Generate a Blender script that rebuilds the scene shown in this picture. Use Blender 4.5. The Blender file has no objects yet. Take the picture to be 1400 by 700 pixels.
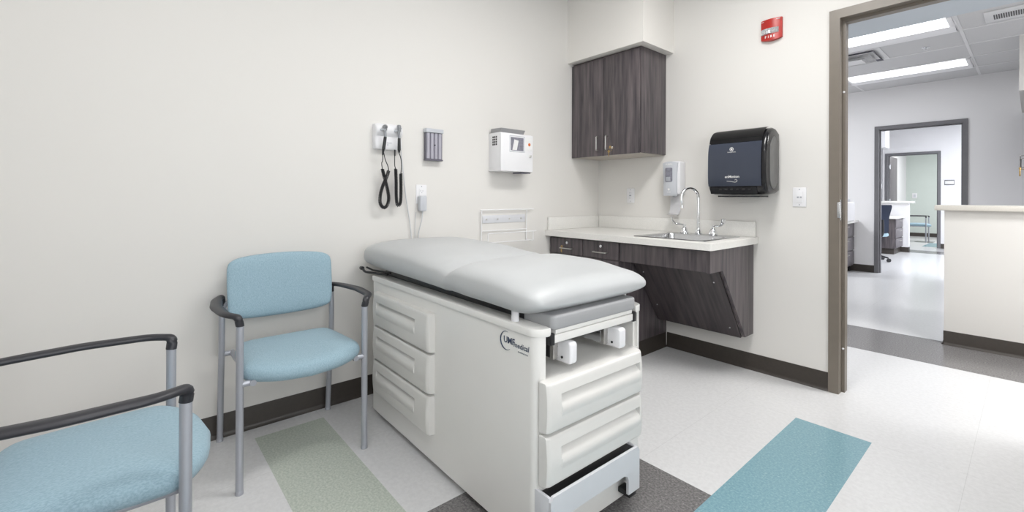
import bpy, bmesh, math, random
from mathutils import Vector, Matrix, noise
random.seed(4)
C = bpy.context.scene.collection
PI = math.pi

# ------------------------------------------------------------------ materials
MATS = {}
def srgb(r, g, b):
    f = lambda c: (c/255/12.92) if c/255 <= 0.04045 else ((c/255+0.055)/1.055)**2.4
    return (f(r), f(g), f(b), 1)
def mat(name, col, rough=0.5, metal=0.0, spec=0.5, coat=0.0, emit=None, estr=0.0, vary=0.0, vscale=40.0, bump=0.0, bscale=200.0,
        stretch=(1, 1, 1), col2=None, trans=0.0, alpha=1.0, sheen=0.0, detail=3.0, ramp=(0.35, 0.65)):
    m = bpy.data.materials.new(name); m.use_nodes = True
    nt = m.node_tree; b = nt.nodes['Principled BSDF']
    b.inputs['Base Color'].default_value = col
    b.inputs['Roughness'].default_value = rough
    b.inputs['Metallic'].default_value = metal
    b.inputs['Specular IOR Level'].default_value = spec
    b.inputs['Coat Weight'].default_value = coat
    b.inputs['Transmission Weight'].default_value = trans
    b.inputs['Alpha'].default_value = alpha
    if sheen: b.inputs['Sheen Weight'].default_value = sheen
    if emit:
        b.inputs['Emission Color'].default_value = emit; b.inputs['Emission Strength'].default_value = estr
    if vary or col2 or bump:
        tc = nt.nodes.new('ShaderNodeNewGeometry'); mp = nt.nodes.new('ShaderNodeMapping')
        mp.inputs['Scale'].default_value = stretch
        nt.links.new(tc.outputs['Position'], mp.inputs['Vector'])
        if vary or col2:
            nz = nt.nodes.new('ShaderNodeTexNoise'); nz.inputs['Scale'].default_value = vscale; nz.inputs['Detail'].default_value = detail
            nt.links.new(mp.outputs['Vector'], nz.inputs['Vector'])
            cr = nt.nodes.new('ShaderNodeValToRGB')
            c2 = col2 or tuple(c*(1-vary) for c in col[:3])+(1,)
            cr.color_ramp.elements[0].color = c2; cr.color_ramp.elements[0].position = ramp[0]
            cr.color_ramp.elements[1].color = col; cr.color_ramp.elements[1].position = ramp[1]
            nt.links.new(nz.outputs['Fac'], cr.inputs['Fac']); nt.links.new(cr.outputs['Color'], b.inputs['Base Color'])
        if bump:
            n2 = nt.nodes.new('ShaderNodeTexNoise'); n2.inputs['Scale'].default_value = bscale; n2.inputs['Detail'].default_value = 2
            bp = nt.nodes.new('ShaderNodeBump'); bp.inputs['Strength'].default_value = bump; bp.inputs['Distance'].default_value = 0.002
            nt.links.new(mp.outputs['Vector'], n2.inputs['Vector'])
            nt.links.new(n2.outputs['Fac'], bp.inputs['Height']); nt.links.new(bp.outputs['Normal'], b.inputs['Normal'])
    MATS[name] = m
    return m

WALL = mat('painted_wall', (0.730, 0.715, 0.688, 1), 0.62, bump=0.05, bscale=350, spec=0.3)
WALLH = mat('painted_hall_wall', (0.83, 0.825, 0.835, 1), 0.6, bump=0.05, bscale=350, spec=0.3)
SAGE = mat('sage_wall', (0.60, 0.66, 0.62, 1), 0.65, spec=0.3, vary=0.02, vscale=3)
CEIL = mat('ceiling_tile', (0.63, 0.63, 0.64, 1), 0.9, spec=0.1, vary=0.10, vscale=260, bump=0.2, bscale=300)
SOFFIT = mat('painted_soffit', (0.79, 0.770, 0.735, 1), 0.65, spec=0.3, bump=0.05, bscale=350)
GRIDM = mat('ceiling_grid_metal', (0.72, 0.72, 0.73, 1), 0.45, vary=0.02, vscale=9)
RUBBER = mat('rubber_base', (0.046, 0.038, 0.032, 1), 0.42, vary=0.12, vscale=60)
FRAME = mat('door_frame_paint', (0.185, 0.160, 0.132, 1), 0.38, vary=0.05, vscale=20)
FRAMEH = mat('hall_frame_paint', (0.17, 0.168, 0.178, 1), 0.4, vary=0.05, vscale=20)
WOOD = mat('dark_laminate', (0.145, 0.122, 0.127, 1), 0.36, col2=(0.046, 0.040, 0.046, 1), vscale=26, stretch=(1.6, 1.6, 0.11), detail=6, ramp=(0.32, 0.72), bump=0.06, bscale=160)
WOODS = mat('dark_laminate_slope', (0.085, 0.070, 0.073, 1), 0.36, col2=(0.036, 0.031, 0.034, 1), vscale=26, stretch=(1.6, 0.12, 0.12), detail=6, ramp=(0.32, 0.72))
WOODEDGE = mat('dark_edge_band', (0.012, 0.011, 0.012, 1), 0.4, vary=0.1)
WOODG = mat('grey_wood_door', (0.17, 0.155, 0.165, 1), 0.45, col2=(0.11, 0.10, 0.11, 1), vscale=20, stretch=(2, 2, 0.15), detail=5)
CABIN = mat('cabinet_underside', (0.50, 0.46, 0.41, 1), 0.6, vary=0.04, vscale=12)
COUNTER = mat('counter_laminate', (0.80, 0.79, 0.76, 1), 0.3, vary=0.06, vscale=160, detail=5)
TRANS = mat('transaction_counter', (0.74, 0.71, 0.65, 1), 0.35, vary=0.06, vscale=150, detail=5)
STEEL = mat('brushed_steel', (0.66, 0.67, 0.69, 1), 0.24, metal=1.0, vary=0.08, vscale=90, stretch=(0.3, 6, 6))
CHROME = mat('chrome', (0.86, 0.87, 0.89, 1), 0.06, metal=1.0, vary=0.02, vscale=5)
NICKEL = mat('satin_nickel', (0.60, 0.59, 0.57, 1), 0.28, metal=1.0, vary=0.03, vscale=50)
BRASS = mat('brass_key', (0.52, 0.36, 0.15, 1), 0.3, metal=1.0, vary=0.08, vscale=90)
ENAMEL = mat('warm_enamel', (0.80, 0.79, 0.765, 1), 0.33, coat=0.15, vary=0.015, vscale=6)
ENAMEL2 = mat('moulded_drawer_plastic', (0.72, 0.71, 0.685, 1), 0.30, vary=0.015, vscale=6)
SLOT = mat('drawer_recess', (0.60, 0.585, 0.55, 1), 0.4, vary=0.02, vscale=8)
COOLWHITE = mat('cool_enamel', (0.66, 0.67, 0.70, 1), 0.3, vary=0.02, vscale=8)
VINYL = mat('grey_vinyl', (0.50, 0.513, 0.520, 1), 0.40, vary=0.03, vscale=5, bump=0.10, bscale=260, spec=0.4)
VINYL2 = mat('dark_grey_vinyl', (0.36, 0.365, 0.375, 1), 0.4, vary=0.04, vscale=6, bump=0.1, bscale=260)
BLACK = mat('black_plastic', (0.014, 0.014, 0.016, 1), 0.38, vary=0.1, vscale=30)
BLACKG = mat('black_gloss', (0.012, 0.012, 0.014, 1), 0.16, vary=0.1, vscale=30)
TOWELF = mat('smoke_blue_cover', (0.095, 0.110, 0.155, 1), 0.22, coat=0.4, vary=0.08, vscale=4)
TOWELS = mat('smoke_grey_side', (0.12, 0.12, 0.12, 1), 0.35, vary=0.05, vscale=8)
ARM = mat('charcoal_armrest', (0.028, 0.028, 0.034, 1), 0.42, vary=0.1, vscale=50)
SILVER = mat('silver_tube', (0.44, 0.455, 0.50, 1), 0.36, metal=0.45, vary=0.03, vscale=30)
WHITEP = mat('white_plastic', (0.82, 0.82, 0.84, 1), 0.35, vary=0.015, vscale=10)
GREYP = mat('pale_grey_plastic', (0.55, 0.57, 0.61, 1), 0.32, vary=0.03, vscale=12)
LAV = mat('lavender_grey_plastic', (0.42, 0.41, 0.47, 1), 0.35, vary=0.05, vscale=14)
LAVD = mat('dark_lavender_groove', (0.14, 0.135, 0.17, 1), 0.4, vary=0.05, vscale=14)
REDP = mat('red_plastic', (0.44, 0.022, 0.016, 1), 0.35, vary=0.06, vscale=30)
WHITET = mat('white_print', (0.85, 0.85, 0.85, 1), 0.5, vary=0.01)
GREYT = mat('grey_print', (0.40, 0.42, 0.46, 1), 0.5, vary=0.01)
BLUET = mat('blue_black_print', (0.03, 0.05, 0.10, 1), 0.5, vary=0.01)
ORANGE = mat('orange_print', (0.65, 0.14, 0.03, 1), 0.5, vary=0.05)
LENS = mat('clear_lens', (0.75, 0.76, 0.78, 1), 0.12, metal=0.55, vary=0.35, vscale=160)
DARKW = mat('smoked_window', (0.24, 0.24, 0.29, 1), 0.12, vary=0.25, vscale=60)
PAPER = mat('paper', (0.80, 0.80, 0.80, 1), 0.7, vary=0.03, vscale=30)
MESHB = mat('navy_mesh', (0.022, 0.035, 0.075, 1), 0.6, vary=0.2, vscale=300)
WIRE = mat('white_wire', (0.86, 0.86, 0.87, 1), 0.35, vary=0.01)
CORDW = mat('grey_white_cord', (0.60, 0.61, 0.63, 1), 0.45, vary=0.02)
LIT = mat('troffer_lens', (0.9, 0.9, 0.9, 1), 0.6, emit=(1, 0.99, 0.97, 1), estr=6.0)
LITH = mat('hall_troffer_lens', (0.9, 0.9, 0.9, 1), 0.6, emit=(0.97, 0.985, 1, 1), estr=1.6)
REFL = mat('troffer_reflector', (0.80, 0.80, 0.82, 1), 0.45, vary=0.02, vscale=9)

def fabric(name, a, b2, sc=900):
    m = bpy.data.materials.new(name); m.use_nodes = True; nt = m.node_tree; b = nt.nodes['Principled BSDF']
    g = nt.nodes.new('ShaderNodeTexCoord')
    mp = nt.nodes.new('ShaderNodeMapping'); mp.inputs['Scale'].default_value = (1.0, 3.2, 1.0)
    nz = nt.nodes.new('ShaderNodeTexNoise'); nz.inputs['Scale'].default_value = 170; nz.inputs['Detail'].default_value = 3
    nt.links.new(g.outputs['Object'], mp.inputs['Vector']); nt.links.new(mp.outputs['Vector'], nz.inputs['Vector'])
    cr = nt.nodes.new('ShaderNodeValToRGB'); cr.color_ramp.elements[0].position = 0.36; cr.color_ramp.elements[1].position = 0.64
    cr.color_ramp.elements[0].color = b2; cr.color_ramp.elements[1].color = a
    nt.links.new(nz.outputs['Fac'], cr.inputs['Fac']); nt.links.new(cr.outputs['Color'], b.inputs['Base Color'])
    bp = nt.nodes.new('ShaderNodeBump'); bp.inputs['Strength'].default_value = 0.25; bp.inputs['Distance'].default_value = 0.001
    nt.links.new(nz.outputs['Fac'], bp.inputs['Height']); nt.links.new(bp.outputs['Normal'], b.inputs['Normal'])
    b.inputs['Roughness'].default_value = 0.85; b.inputs['Sheen Weight'].default_value = 0.15
    b.inputs['Specular IOR Level'].default_value = 0.25
    return m
FABRIC = fabric('blue_weave', (0.345, 0.480, 0.555, 1), (0.260, 0.380, 0.450, 1))

def vct(name, a, b2, sc, rough=0.20, lo=0.38, hi=0.62, lines=False, c3=None):
    """sheet vinyl / VCT: speckled, waxed"""
    m = bpy.data.materials.new(name); m.use_nodes = True; nt = m.node_tree; b = nt.nodes['Principled BSDF']
    g = nt.nodes.new('ShaderNodeNewGeometry')
    nz = nt.nodes.new('ShaderNodeTexNoise'); nz.inputs['Scale'].default_value = sc; nz.inputs['Detail'].default_value = 4; nz.inputs['Roughness'].default_value = 0.65
    nt.links.new(g.outputs['Position'], nz.inputs['Vector'])
    cr = nt.nodes.new('ShaderNodeValToRGB'); e = cr.color_ramp.elements
    e[0].position = lo; e[0].color = b2; e[1].position = hi; e[1].color = a
    if c3:
        n = e.new(min(0.99, hi+0.10)); n.color = c3
    nt.links.new(nz.outputs['Fac'], cr.inputs['Fac'])
    out = cr.outputs['Color']
    if lines:
        br = nt.nodes.new('ShaderNodeTexBrick'); br.offset = 0.0; br.squash = 1.0
        br.inputs['Scale'].default_value = 1.0; br.inputs['Brick Width'].default_value = 0.3048*3; br.inputs['Row Height'].default_value = 0.3048*3
        br.inputs['Mortar Size'].default_value = 0.0009; br.inputs['Mortar Smooth'].default_value = 0.0
        br.inputs['Color1'].default_value = (1, 1, 1, 1); br.inputs['Color2'].default_value = (1, 1, 1, 1); br.inputs['Mortar'].default_value = (0.86, 0.86, 0.86, 1)
        mp = nt.nodes.new('ShaderNodeMapping'); mp.inputs['Location'].default_value = (-(1.658+0.3048*2), 0.50, 0)
        nt.links.new(g.outputs['Position'], mp.inputs['Vector']); nt.links.new(mp.outputs['Vector'], br.inputs['Vector'])
        mx = nt.nodes.new('ShaderNodeMix'); mx.data_type = 'RGBA'; mx.blend_type = 'MULTIPLY'; mx.inputs['Factor'].default_value = 1
        nt.links.new(out, mx.inputs['A']); nt.links.new(br.outputs['Color'], mx.inputs['B']); out = mx.outputs['Result']
    nt.links.new(out, b.inputs['Base Color'])
    b.inputs['Roughness'].default_value = rough; b.inputs['Specular IOR Level'].default_value = 0.28
    return m
FL_W = vct('vinyl_off_white', (0.70, 0.70, 0.705, 1), (0.65, 0.65, 0.655, 1), 55, lines=True)
FL_G = vct('vinyl_green', (0.56, 0.60, 0.535, 1), (0.42, 0.465, 0.41, 1), 120, c3=(0.60, 0.62, 0.57, 1))
FL_B = vct('vinyl_blue', (0.255, 0.415, 0.465, 1), (0.18, 0.33, 0.39, 1), 120, c3=(0.42, 0.56, 0.58, 1))
FL_D = vct('vinyl_charcoal', (0.240, 0.232, 0.230, 1), (0.135, 0.130, 0.130, 1), 120, c3=(0.36, 0.35, 0.35, 1))

# ------------------------------------------------------------------ mesh helpers
def add_box(bm, x0, x1, y0, y1, z0, z1, bev=0.0, seg=2):
    r = bmesh.ops.create_cube(bm, size=1.0)
    vs = r['verts']
    for v in vs:
        v.co = Vector((x0+(v.co.x+0.5)*(x1-x0), y0+(v.co.y+0.5)*(y1-y0), z0+(v.co.z+0.5)*(z1-z0)))
    if bev > 0:
        es = list({e for v in vs for e in v.link_edges})
        bmesh.ops.bevel(bm, geom=es, offset=min(bev, 0.49*min(abs(x1-x0), abs(y1-y0), abs(z1-z0))), segments=seg, profile=0.5, affect='EDGES')
def frames(pts):
    n = len(pts); T = []
    for i in range(n):
        a = pts[max(i-1, 0)]; b = pts[min(i+1, n-1)]
        t = (b-a)
        T.append(t.normalized() if t.length > 1e-9 else Vector((0, 0, 1)))
    up = Vector((0, 0, 1)) if abs(T[0].z) < 0.9 else Vector((1, 0, 0))
    N = [(up-T[0]*up.dot(T[0])).normalized()]
    for i in range(1, n):
        v = N[-1]-T[i]*N[-1].dot(T[i])
        N.append(v.normalized() if v.length > 1e-9 else N[-1])
    return T, N
def smooth(pts, k=6):
    """Catmull-Rom through the points"""
    P = [Vector(p) for p in pts]; out = []
    Q = [P[0]*2-P[1]]+P+[P[-1]*2-P[-2]]
    for i in range(1, len(Q)-2):
        for s in range(k):
            t = s/k; a, b, c, d = Q[i-1], Q[i], Q[i+1], Q[i+2]
            out.append(0.5*((2*b)+(c-a)*t+(2*a-5*b+4*c-d)*t*t+(3*b-3*c+d-a)*t**3))
    out.append(P[-1]); return out
def fillet(pts, r, k=5):
    P = [Vector(p) for p in pts]; out = [P[0]]
    for i in range(1, len(P)-1):
        a = (P[i-1]-P[i]); b = (P[i+1]-P[i]); rr = min(r, a.length*0.49, b.length*0.49)
        A = P[i]+a.normalized()*rr; B = P[i]+b.normalized()*rr
        for s in range(k+1):
            t = s/k; out.append(A*(1-t)**2+P[i]*2*t*(1-t)+B*t*t)
    out.append(P[-1]); return out
def add_tube(bm, pts, r, seg=12, r2=None, cap=True, closed=False, rads=None):
    """tube along pts; r2 = second radius (elliptical, along the frame binormal)"""
    pts = [Vector(p) for p in pts]; T, N = frames(pts); rings = []
    if closed:
        pass
    for i, p in enumerate(pts):
        B = T[i].cross(N[i]); ra = rads[i] if rads else r; rb = (r2/r*ra) if r2 else ra
        rings.append([bm.verts.new(p+N[i]*math.cos(2*PI*j/seg)*ra+B*math.sin(2*PI*j/seg)*rb) for j in range(seg)])
    m = len(rings)
    for i in range(m if closed else m-1):
        a = rings[i]; b = rings[(i+1) % m]
        for j in range(seg):
            bm.faces.new((a[j], a[(j+1) % seg], b[(j+1) % seg], b[j]))
    if cap and not closed:
        bm.faces.new(list(reversed(rings[0]))); bm.faces.new(rings[-1])
def add_lathe(bm, prof, center=(0, 0, 0), axis='z', seg=24):
    """prof = [(radius, height)]"""
    c = Vector(center); rings = []
    for r, h in prof:
        ring = []
        for j in range(seg):
            a = 2*PI*j/seg; u, v = math.cos(a)*max(r, 1e-5), math.sin(a)*max(r, 1e-5)
            p = {'z': Vector((u, v, h)), 'x': Vector((h, u, v)), 'y': Vector((v, h, u))}[axis]
            ring.append(bm.verts.new(c+p))
        rings.append(ring)
    for a, b in zip(rings, rings[1:]):
        for j in range(seg):
            bm.faces.new((a[j], a[(j+1) % seg], b[(j+1) % seg], b[j]))
    bm.faces.new(list(reversed(rings[0]))); bm.faces.new(rings[-1])
def add_prism(bm, poly, axis, a, b, bev=0.0, seg=2):
    """extrude a polygon; axis x: poly=(y,z); y: (x,z); z: (x,y)"""
    f = {'x': lambda p, t: (t, p[0], p[1]), 'y': lambda p, t: (p[0], t, p[1]), 'z': lambda p, t: (p[0], p[1], t)}[axis]
    A = [bm.verts.new(f(p, a)) for p in poly]; B = [bm.verts.new(f(p, b)) for p in poly]
    n = len(poly); fs = []
    for i in range(n):
        fs.append(bm.faces.new((A[i], A[(i+1) % n], B[(i+1) % n], B[i])))
    fa = bm.faces.new(list(reversed(A))); fb = bm.faces.new(B)
    if bev:
        es = list(set(fa.edges) | set(fb.edges))
        bmesh.ops.bevel(bm, geom=es, offset=bev, segments=seg, profile=0.5, affect='EDGES')
def rrect(x0, x1, y0, y1, r, k=5, corners=(1, 1, 1, 1)):
    out = []
    for (cx, cy, a0, on) in ((x1, y1, 0, corners[0]), (x0, y1, 90, corners[1]), (x0, y0, 180, corners[2]), (x1, y0, 270, corners[3])):
        if not on: out.append((cx, cy)); continue
        sx = -1 if cx == x1 else 1; sy = -1 if cy == y1 else 1
        for s in range(k+1):
            a = math.radians(a0+90*s/k); out.append((cx+sx*r+r*math.cos(a), cy+sy*r+r*math.sin(a)))
    return out
def add_text(bm, s, M, size=1.0, depth=0.02, bold=0.0, shear=0.0):
    cu = bpy.data.curves.new('t', 'FONT'); cu.body = s; cu.size = 1.0; cu.align_x = 'CENTER'; cu.align_y = 'CENTER'
    cu.extrude = depth; cu.offset = bold; cu.shear = shear; cu.resolution_u = 2
    o = bpy.data.objects.new('t', cu); C.objects.link(o)
    bpy.context.view_layer.update()
    me = bpy.data.meshes.new_from_object(o.evaluated_get(bpy.context.evaluated_depsgraph_get()))
    me.transform(M @ Matrix.Scale(size, 4)); bm.from_mesh(me)
    bpy.data.objects.remove(o); bpy.data.meshes.remove(me); bpy.data.curves.remove(cu)
def basis(o, ex, ey, ez):
    """matrix taking local x,y,z to the three directions"""
    M = Matrix.Identity(4)
    for i, e in enumerate((ex, ey, ez)):
        for k in range(3): M[k][i] = Vector(e).normalized()[k]
    for k in range(3): M[k][3] = o[k]
    return M
def new(): return bmesh.new()
def obj(name, bm, m, parent=None, local=False, sm=True, ang=40):
    """link bm as one mesh object. Coordinates are world ones unless local."""
    bmesh.ops.recalc_face_normals(bm, faces=bm.faces[:])
    me = bpy.data.meshes.new(name); bm.to_mesh(me); bm.free()
    ms = m if isinstance(m, (list, tuple)) else [m]
    for x in ms: me.materials.append(x)
    if sm:
        for p in me.polygons: p.use_smooth = True
        me.set_sharp_from_angle(angle=math.radians(ang))
    o = bpy.data.objects.new(name, me); C.objects.link(o)
    if parent is not None:
        o.parent = parent
        if not local:
            r = parent
            while r.parent: r = r.parent
            W = Matrix.Translation(r.location) @ r.rotation_euler.to_matrix().to_4x4()
            me.transform(W.inverted())
    return o
def tag(o, label, cat, group=None):
    o['label'] = label; o['category'] = cat
    if group: o['group'] = group
    return o
def thing(name, label, cat, loc=(0, 0, 0), rz=0.0, group=None):
    o = bpy.data.objects.new(name, None); C.objects.link(o); o.empty_display_size = 0.05
    o.location = loc; o.rotation_euler = (0, 0, rz)
    return tag(o, label, cat, group)
def struct(name, bm, m, parent=None, **k):
    o = obj(name, bm, m, parent, **k)
    if parent is None: o['kind'] = 'structure'
    return o
def dup(root, loc, rz, label):
    r = root.copy(); C.objects.link(r); r.location = loc; r.rotation_euler = (0, 0, rz); r['label'] = label
    for ch in list(root.children):
        c = ch.copy(); C.objects.link(c); c.parent = r
        for g in list(ch.children):
            d = g.copy(); C.objects.link(d); d.parent = c
    return r
def boxo(name, m, parent, *a, bev=0.0, **k):
    bm = new(); add_box(bm, *a, bev=bev); return obj(name, bm, m, parent, **k)

# ------------------------------------------------------------------ dimensions of the place
ROOM_X, ROOM_Y = 3.45, -3.75         # exam room: x 0..ROOM_X, y ROOM_Y..0
CH = 2.743                           # ceiling height
WT = 0.12                            # thickness of the wall with the door
DX0, DX1, DZ = 1.723, 2.64, 2.134    # clear door opening
YC = 5.42                            # wall across the hall with the second doorway
YD = 10.7                            # wall with the third doorway
YE = 14.6                            # sage wall
HX0, HX1 = -2.2, 4.4

# floor: one surface with inlaid coloured strips
def floor():
    bm = new(); s = 0.3048
    rects = [(1.658, 1.658+s, -3.75, -0.50, 2), (1.658-2*s, 1.658, -3.75, -0.50-3*s, 3), (0.115, 1.658-2*s, -2.628, -2.628+s, 1),
             (HX0, HX1, 1.03, 1.745, 3), (0.62, 1.32, 9.2, 9.85, 3), (0.45, 0.80, 12.2, 12.75, 3), (0.75, 1.05, 10.95, 12.2, 2)]
    xs = sorted({HX0, HX1, 0.0}|{r[0] for r in rects}|{r[1] for r in rects}); ys = sorted({-3.9, YE+0.1}|{r[2] for r in rects}|{r[3] for r in rects})
    V = {}
    for x in xs:
        for y in ys: V[x, y] = bm.verts.new((x, y, 0))
    for i in range(len(xs)-1):
        for j in range(len(ys)-1):
            cx, cy = (xs[i]+xs[i+1])/2, (ys[j]+ys[j+1])/2; k = 0
            for r in rects:
                if r[0] < cx < r[1] and r[2] < cy < r[3]: k = r[4]
            f = bm.faces.new((V[xs[i], ys[j]], V[xs[i+1], ys[j]], V[xs[i+1], ys[j+1]], V[xs[i], ys[j+1]])); f.material_index = k
    struct('floor', bm, [FL_W, FL_G, FL_B, FL_D], sm=False)
floor()

def wall(name, m, *a):
    bm = new(); add_box(bm, *a); return struct(name, bm, m, sm=False)
wall('wall_left', WALL, -0.12, 0, ROOM_Y-0.12, 0, 0, CH)
wall('wall_front', WALL, 0, ROOM_X, ROOM_Y-0.12, ROOM_Y, 0, CH)
bm = new()                                                     # right wall with a window added for frontal fill (behind the camera's right shoulder)
WY0, WY1, WZ0, WZ1 = -3.45, -1.75, 0.85, 2.25
for a in ((ROOM_Y-0.12, WY0, 0, CH), (WY1, 0, 0, CH), (WY0, WY1, 0, WZ0), (WY0, WY1, WZ1, CH)): add_box(bm, ROOM_X, ROOM_X+0.12, *a)
struct('wall_right', bm, WALL, sm=False)
bm = new()
for a in ((WY0, WY0+0.04, WZ0, WZ1), (WY1-0.04, WY1, WZ0, WZ1), (WY0, WY1, WZ0, WZ0+0.04), (WY0, WY1, WZ1-0.04, WZ1), ((WY0+WY1)/2-0.02, (WY0+WY1)/2+0.02, WZ0, WZ1)): add_box(bm, ROOM_X+0.05, ROOM_X+0.10, *a)
wn = struct('fill_window_1', bm, FRAME, sm=False)  # unseen window, added only to carry the fill light
bm = new(); add_box(bm, ROOM_X+0.070, ROOM_X+0.076, WY0+0.03, WY1-0.03, WZ0+0.03, WZ1-0.03); obj('pane', bm, mat('fill_window_glass', (1, 1, 1, 1), 0.02, trans=1.0), wn, sm=False)
bm = new(); add_box(bm, ROOM_X-0.03, ROOM_X+0.12, WY0-0.02, WY1+0.02, WZ0-0.025, WZ0, 0.003); obj('sill', bm, COUNTER, wn)
bm = new()                                                     # wall with the sink, pierced by the doorway
add_prism(bm, [(-0.12, 0), (DX0-0.03, 0), (DX0-0.03, DZ+0.03), (DX1+0.03, DZ+0.03), (DX1+0.03, 0), (ROOM_X+0.12, 0), (ROOM_X+0.12, CH), (-0.12, CH)], 'y', 0, WT)
struct('wall_back', bm, WALL, sm=False)
bm = new(); add_box(bm, -0.12, ROOM_X+0.12, ROOM_Y-0.12, WT, CH, CH+0.05); struct('ceiling', bm, CEIL, sm=False)
bm = new(); add_box(bm, 0, 0.695, -0.396, 0, 2.186, CH); struct('trim_1', bm, SOFFIT, sm=False)

def baseboard(name, pts, parent=None, m=None, h=0.106):
    """cove base: extruded profile along straight floor segments; pts = [(x0,y0,x1,y1,nx,ny)]"""
    bm = new()
    prof = [(0, 0), (0.016, 0), (0.0125, 0.003), (0.006, 0.012), (0.0035, 0.022), (0.0035, h-0.004), (0.002, h), (0, h)]
    for x0, y0, x1, y1, nx, ny in pts:
        A = [bm.verts.new((x0+nx*d, y0+ny*d, z)) for d, z in prof]; B = [bm.verts.new((x1+nx*d, y1+ny*d, z)) for d, z in prof]
        n = len(prof)
        for i in range(n): bm.faces.new((A[i], A[(i+1) % n], B[(i+1) % n], B[i]))
        bm.faces.new(list(reversed(A))); bm.faces.new(B)
    return struct(name, bm, m or RUBBER, parent, ang=30)
baseboard('baseboard_left', [(0, ROOM_Y, 0, -0.60, 1, 0)])
baseboard('baseboard_back', [(0.652, 0, 1.673, 0, 0, -1), (2.69, 0, ROOM_X, 0, 0, -1)])
baseboard('baseboard_right', [(ROOM_X, ROOM_Y, ROOM_X, 0, -1, 0)])
baseboard('baseboard_front', [(0, ROOM_Y, ROOM_X, ROOM_Y, 0, 1)])

# door frames (hollow metal): face 51 mm, rabbet, stop
def door_frame(name, x0, x1, yf, yb, m, hd=DZ, face=0.0508, strike=True, top_extra=0.0):
    """x0,x1 clear opening at the rabbet; yf is the near face plane of the wall, yb the far one"""
    bm = new(); p = 0.014
    # profile in plan, going from near wall face round to far wall face (jamb offset o inwards from the opening edge, y)
    prof = [(-face, yf), (-face, yf-p), (0, yf-p), (0, yf+0.040), (0.016, yf+0.040), (0.016, yb-0.030), (0, yb-0.030), (0, yb+p), (-face, yb+p), (-face, yb)]
    def ring(o, y):
        return [(x0+o, y, 0), (x0+o, y, hd-o), (x1-o, y, hd-o), (x1-o, y, 0)]
    R = [[bm.verts.new(q) for q in ring(o, y)] for o, y in prof]
    for a, b in zip(R, R[1:]):
        for i in range(3): bm.faces.new((a[i], a[i+1], b[i+1], b[i]))
    for i in (0, 3): bm.faces.new([r[i] for r in R])
    a, b = R[0], R[-1]
    for i in range(3): bm.faces.new((b[i], b[i+1], a[i+1], a[i]))
    fr = struct(name, bm, m, ang=30)
    return fr
f1 = door_frame('door_1', DX0, DX1, 0, WT, FRAME)
bm = new(); add_box(bm, DX0+0.0005, DX0+0.003, 0.002, 0.036, 0.985, 1.105, 0.001); add_box(bm, DX0-0.010, DX0+0.006, -0.019, -0.010, 1.000, 1.090, 0.003)
obj('strike_plate', bm, STEEL, f1)
for z in (0.25, 1.72):
    bm = new(); add_lathe(bm, [(0.006, 0), (0.006, 0.002), (0.004, 0.0045), (0, 0.005)], (DX0+0.008, 0.040, z), 'y', 12)
    bmesh.ops.scale(bm, vec=(1, -1, 1), space=Matrix.Translation((0, -0.040, 0)), verts=bm.verts[:])
    obj('silencer', bm, WHITEP, f1)

# ------------------------------------------------------------------ the hall and the rooms beyond
wall('wall_hall_left', WALLH, HX0-0.12, HX0, WT, YC, 0, CH)
wall('wall_hall_right', WALLH, HX1, HX1+0.12, WT, YC, 0, CH)
wall('wall_hall_near_left', WALLH, HX0, -0.12, 0.0, WT, 0, CH)
wall('wall_hall_near_right', WALLH, ROOM_X+0.12, HX1, 0.0, WT, 0, CH)
bm = new(); add_box(bm, HX0, HX1, WT, YC, CH, CH+0.05); struct('ceiling_hall', bm, CEIL, sm=False)
bm = new(); add_box(bm, HX0, HX1, WT, 1.65, 2.49, CH-0.001); struct('trim_2', bm, mat('hall_soffit_shade_tint', (0.52, 0.57, 0.62, 1), 0.6, vary=0.02, vscale=4), sm=False)  # blue-grey shading of this soffit is put into its colour
bm = new()
D2a, D2b = 0.94, 1.822
add_prism(bm, [(HX0, 0), (D2a-0.03, 0), (D2a-0.03, DZ+0.03), (D2b+0.03, DZ+0.03), (D2b+0.03, 0), (HX1, 0), (HX1, CH), (HX0, CH)], 'y', YC, YC+WT)
struct('wall_hall_far', bm, WALLH, sm=False)
door_frame('door_2', D2a, D2b, YC, YC+WT, FRAMEH)
baseboard('baseboard_hall_far', [(HX0, YC, D2a-0.051, YC, 0, -1), (D2b+0.051, YC, HX1, YC, 0, -1)])
# second room
R2x0, R2x1 = -2.6, 3.2
wall('wall_second_room_left', WALLH, R2x0-0.12, R2x0, YC, YD, 0, CH)
wall('wall_second_room_right', WALLH, R2x1, R2x1+0.12, YC, YD, 0, CH)
bm = new(); add_box(bm, R2x0, R2x1, YC+WT, YD, CH, CH+0.05); struct('ceiling_second_room', bm, CEIL, sm=False)
bm = new(); D3a, D3b = 0.175, 1.045
add_prism(bm, [(R2x0, 0), (D3a-0.03, 0), (D3a-0.03, DZ+0.03), (D3b+0.03, DZ+0.03), (D3b+0.03, 0), (R2x1, 0), (R2x1, CH), (R2x0, CH)], 'y', YD, YD+WT)
struct('wall_second_room_far', bm, WALLH, sm=False)
f3 = door_frame('door_3', D3a, D3b, YD, YD+WT, FRAMEH)
baseboard('baseboard_second_room', [(D3b+0.051, YD, R2x1, YD, 0, -1), (R2x0, YD, D3a-0.051, YD, 0, -1)])
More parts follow.
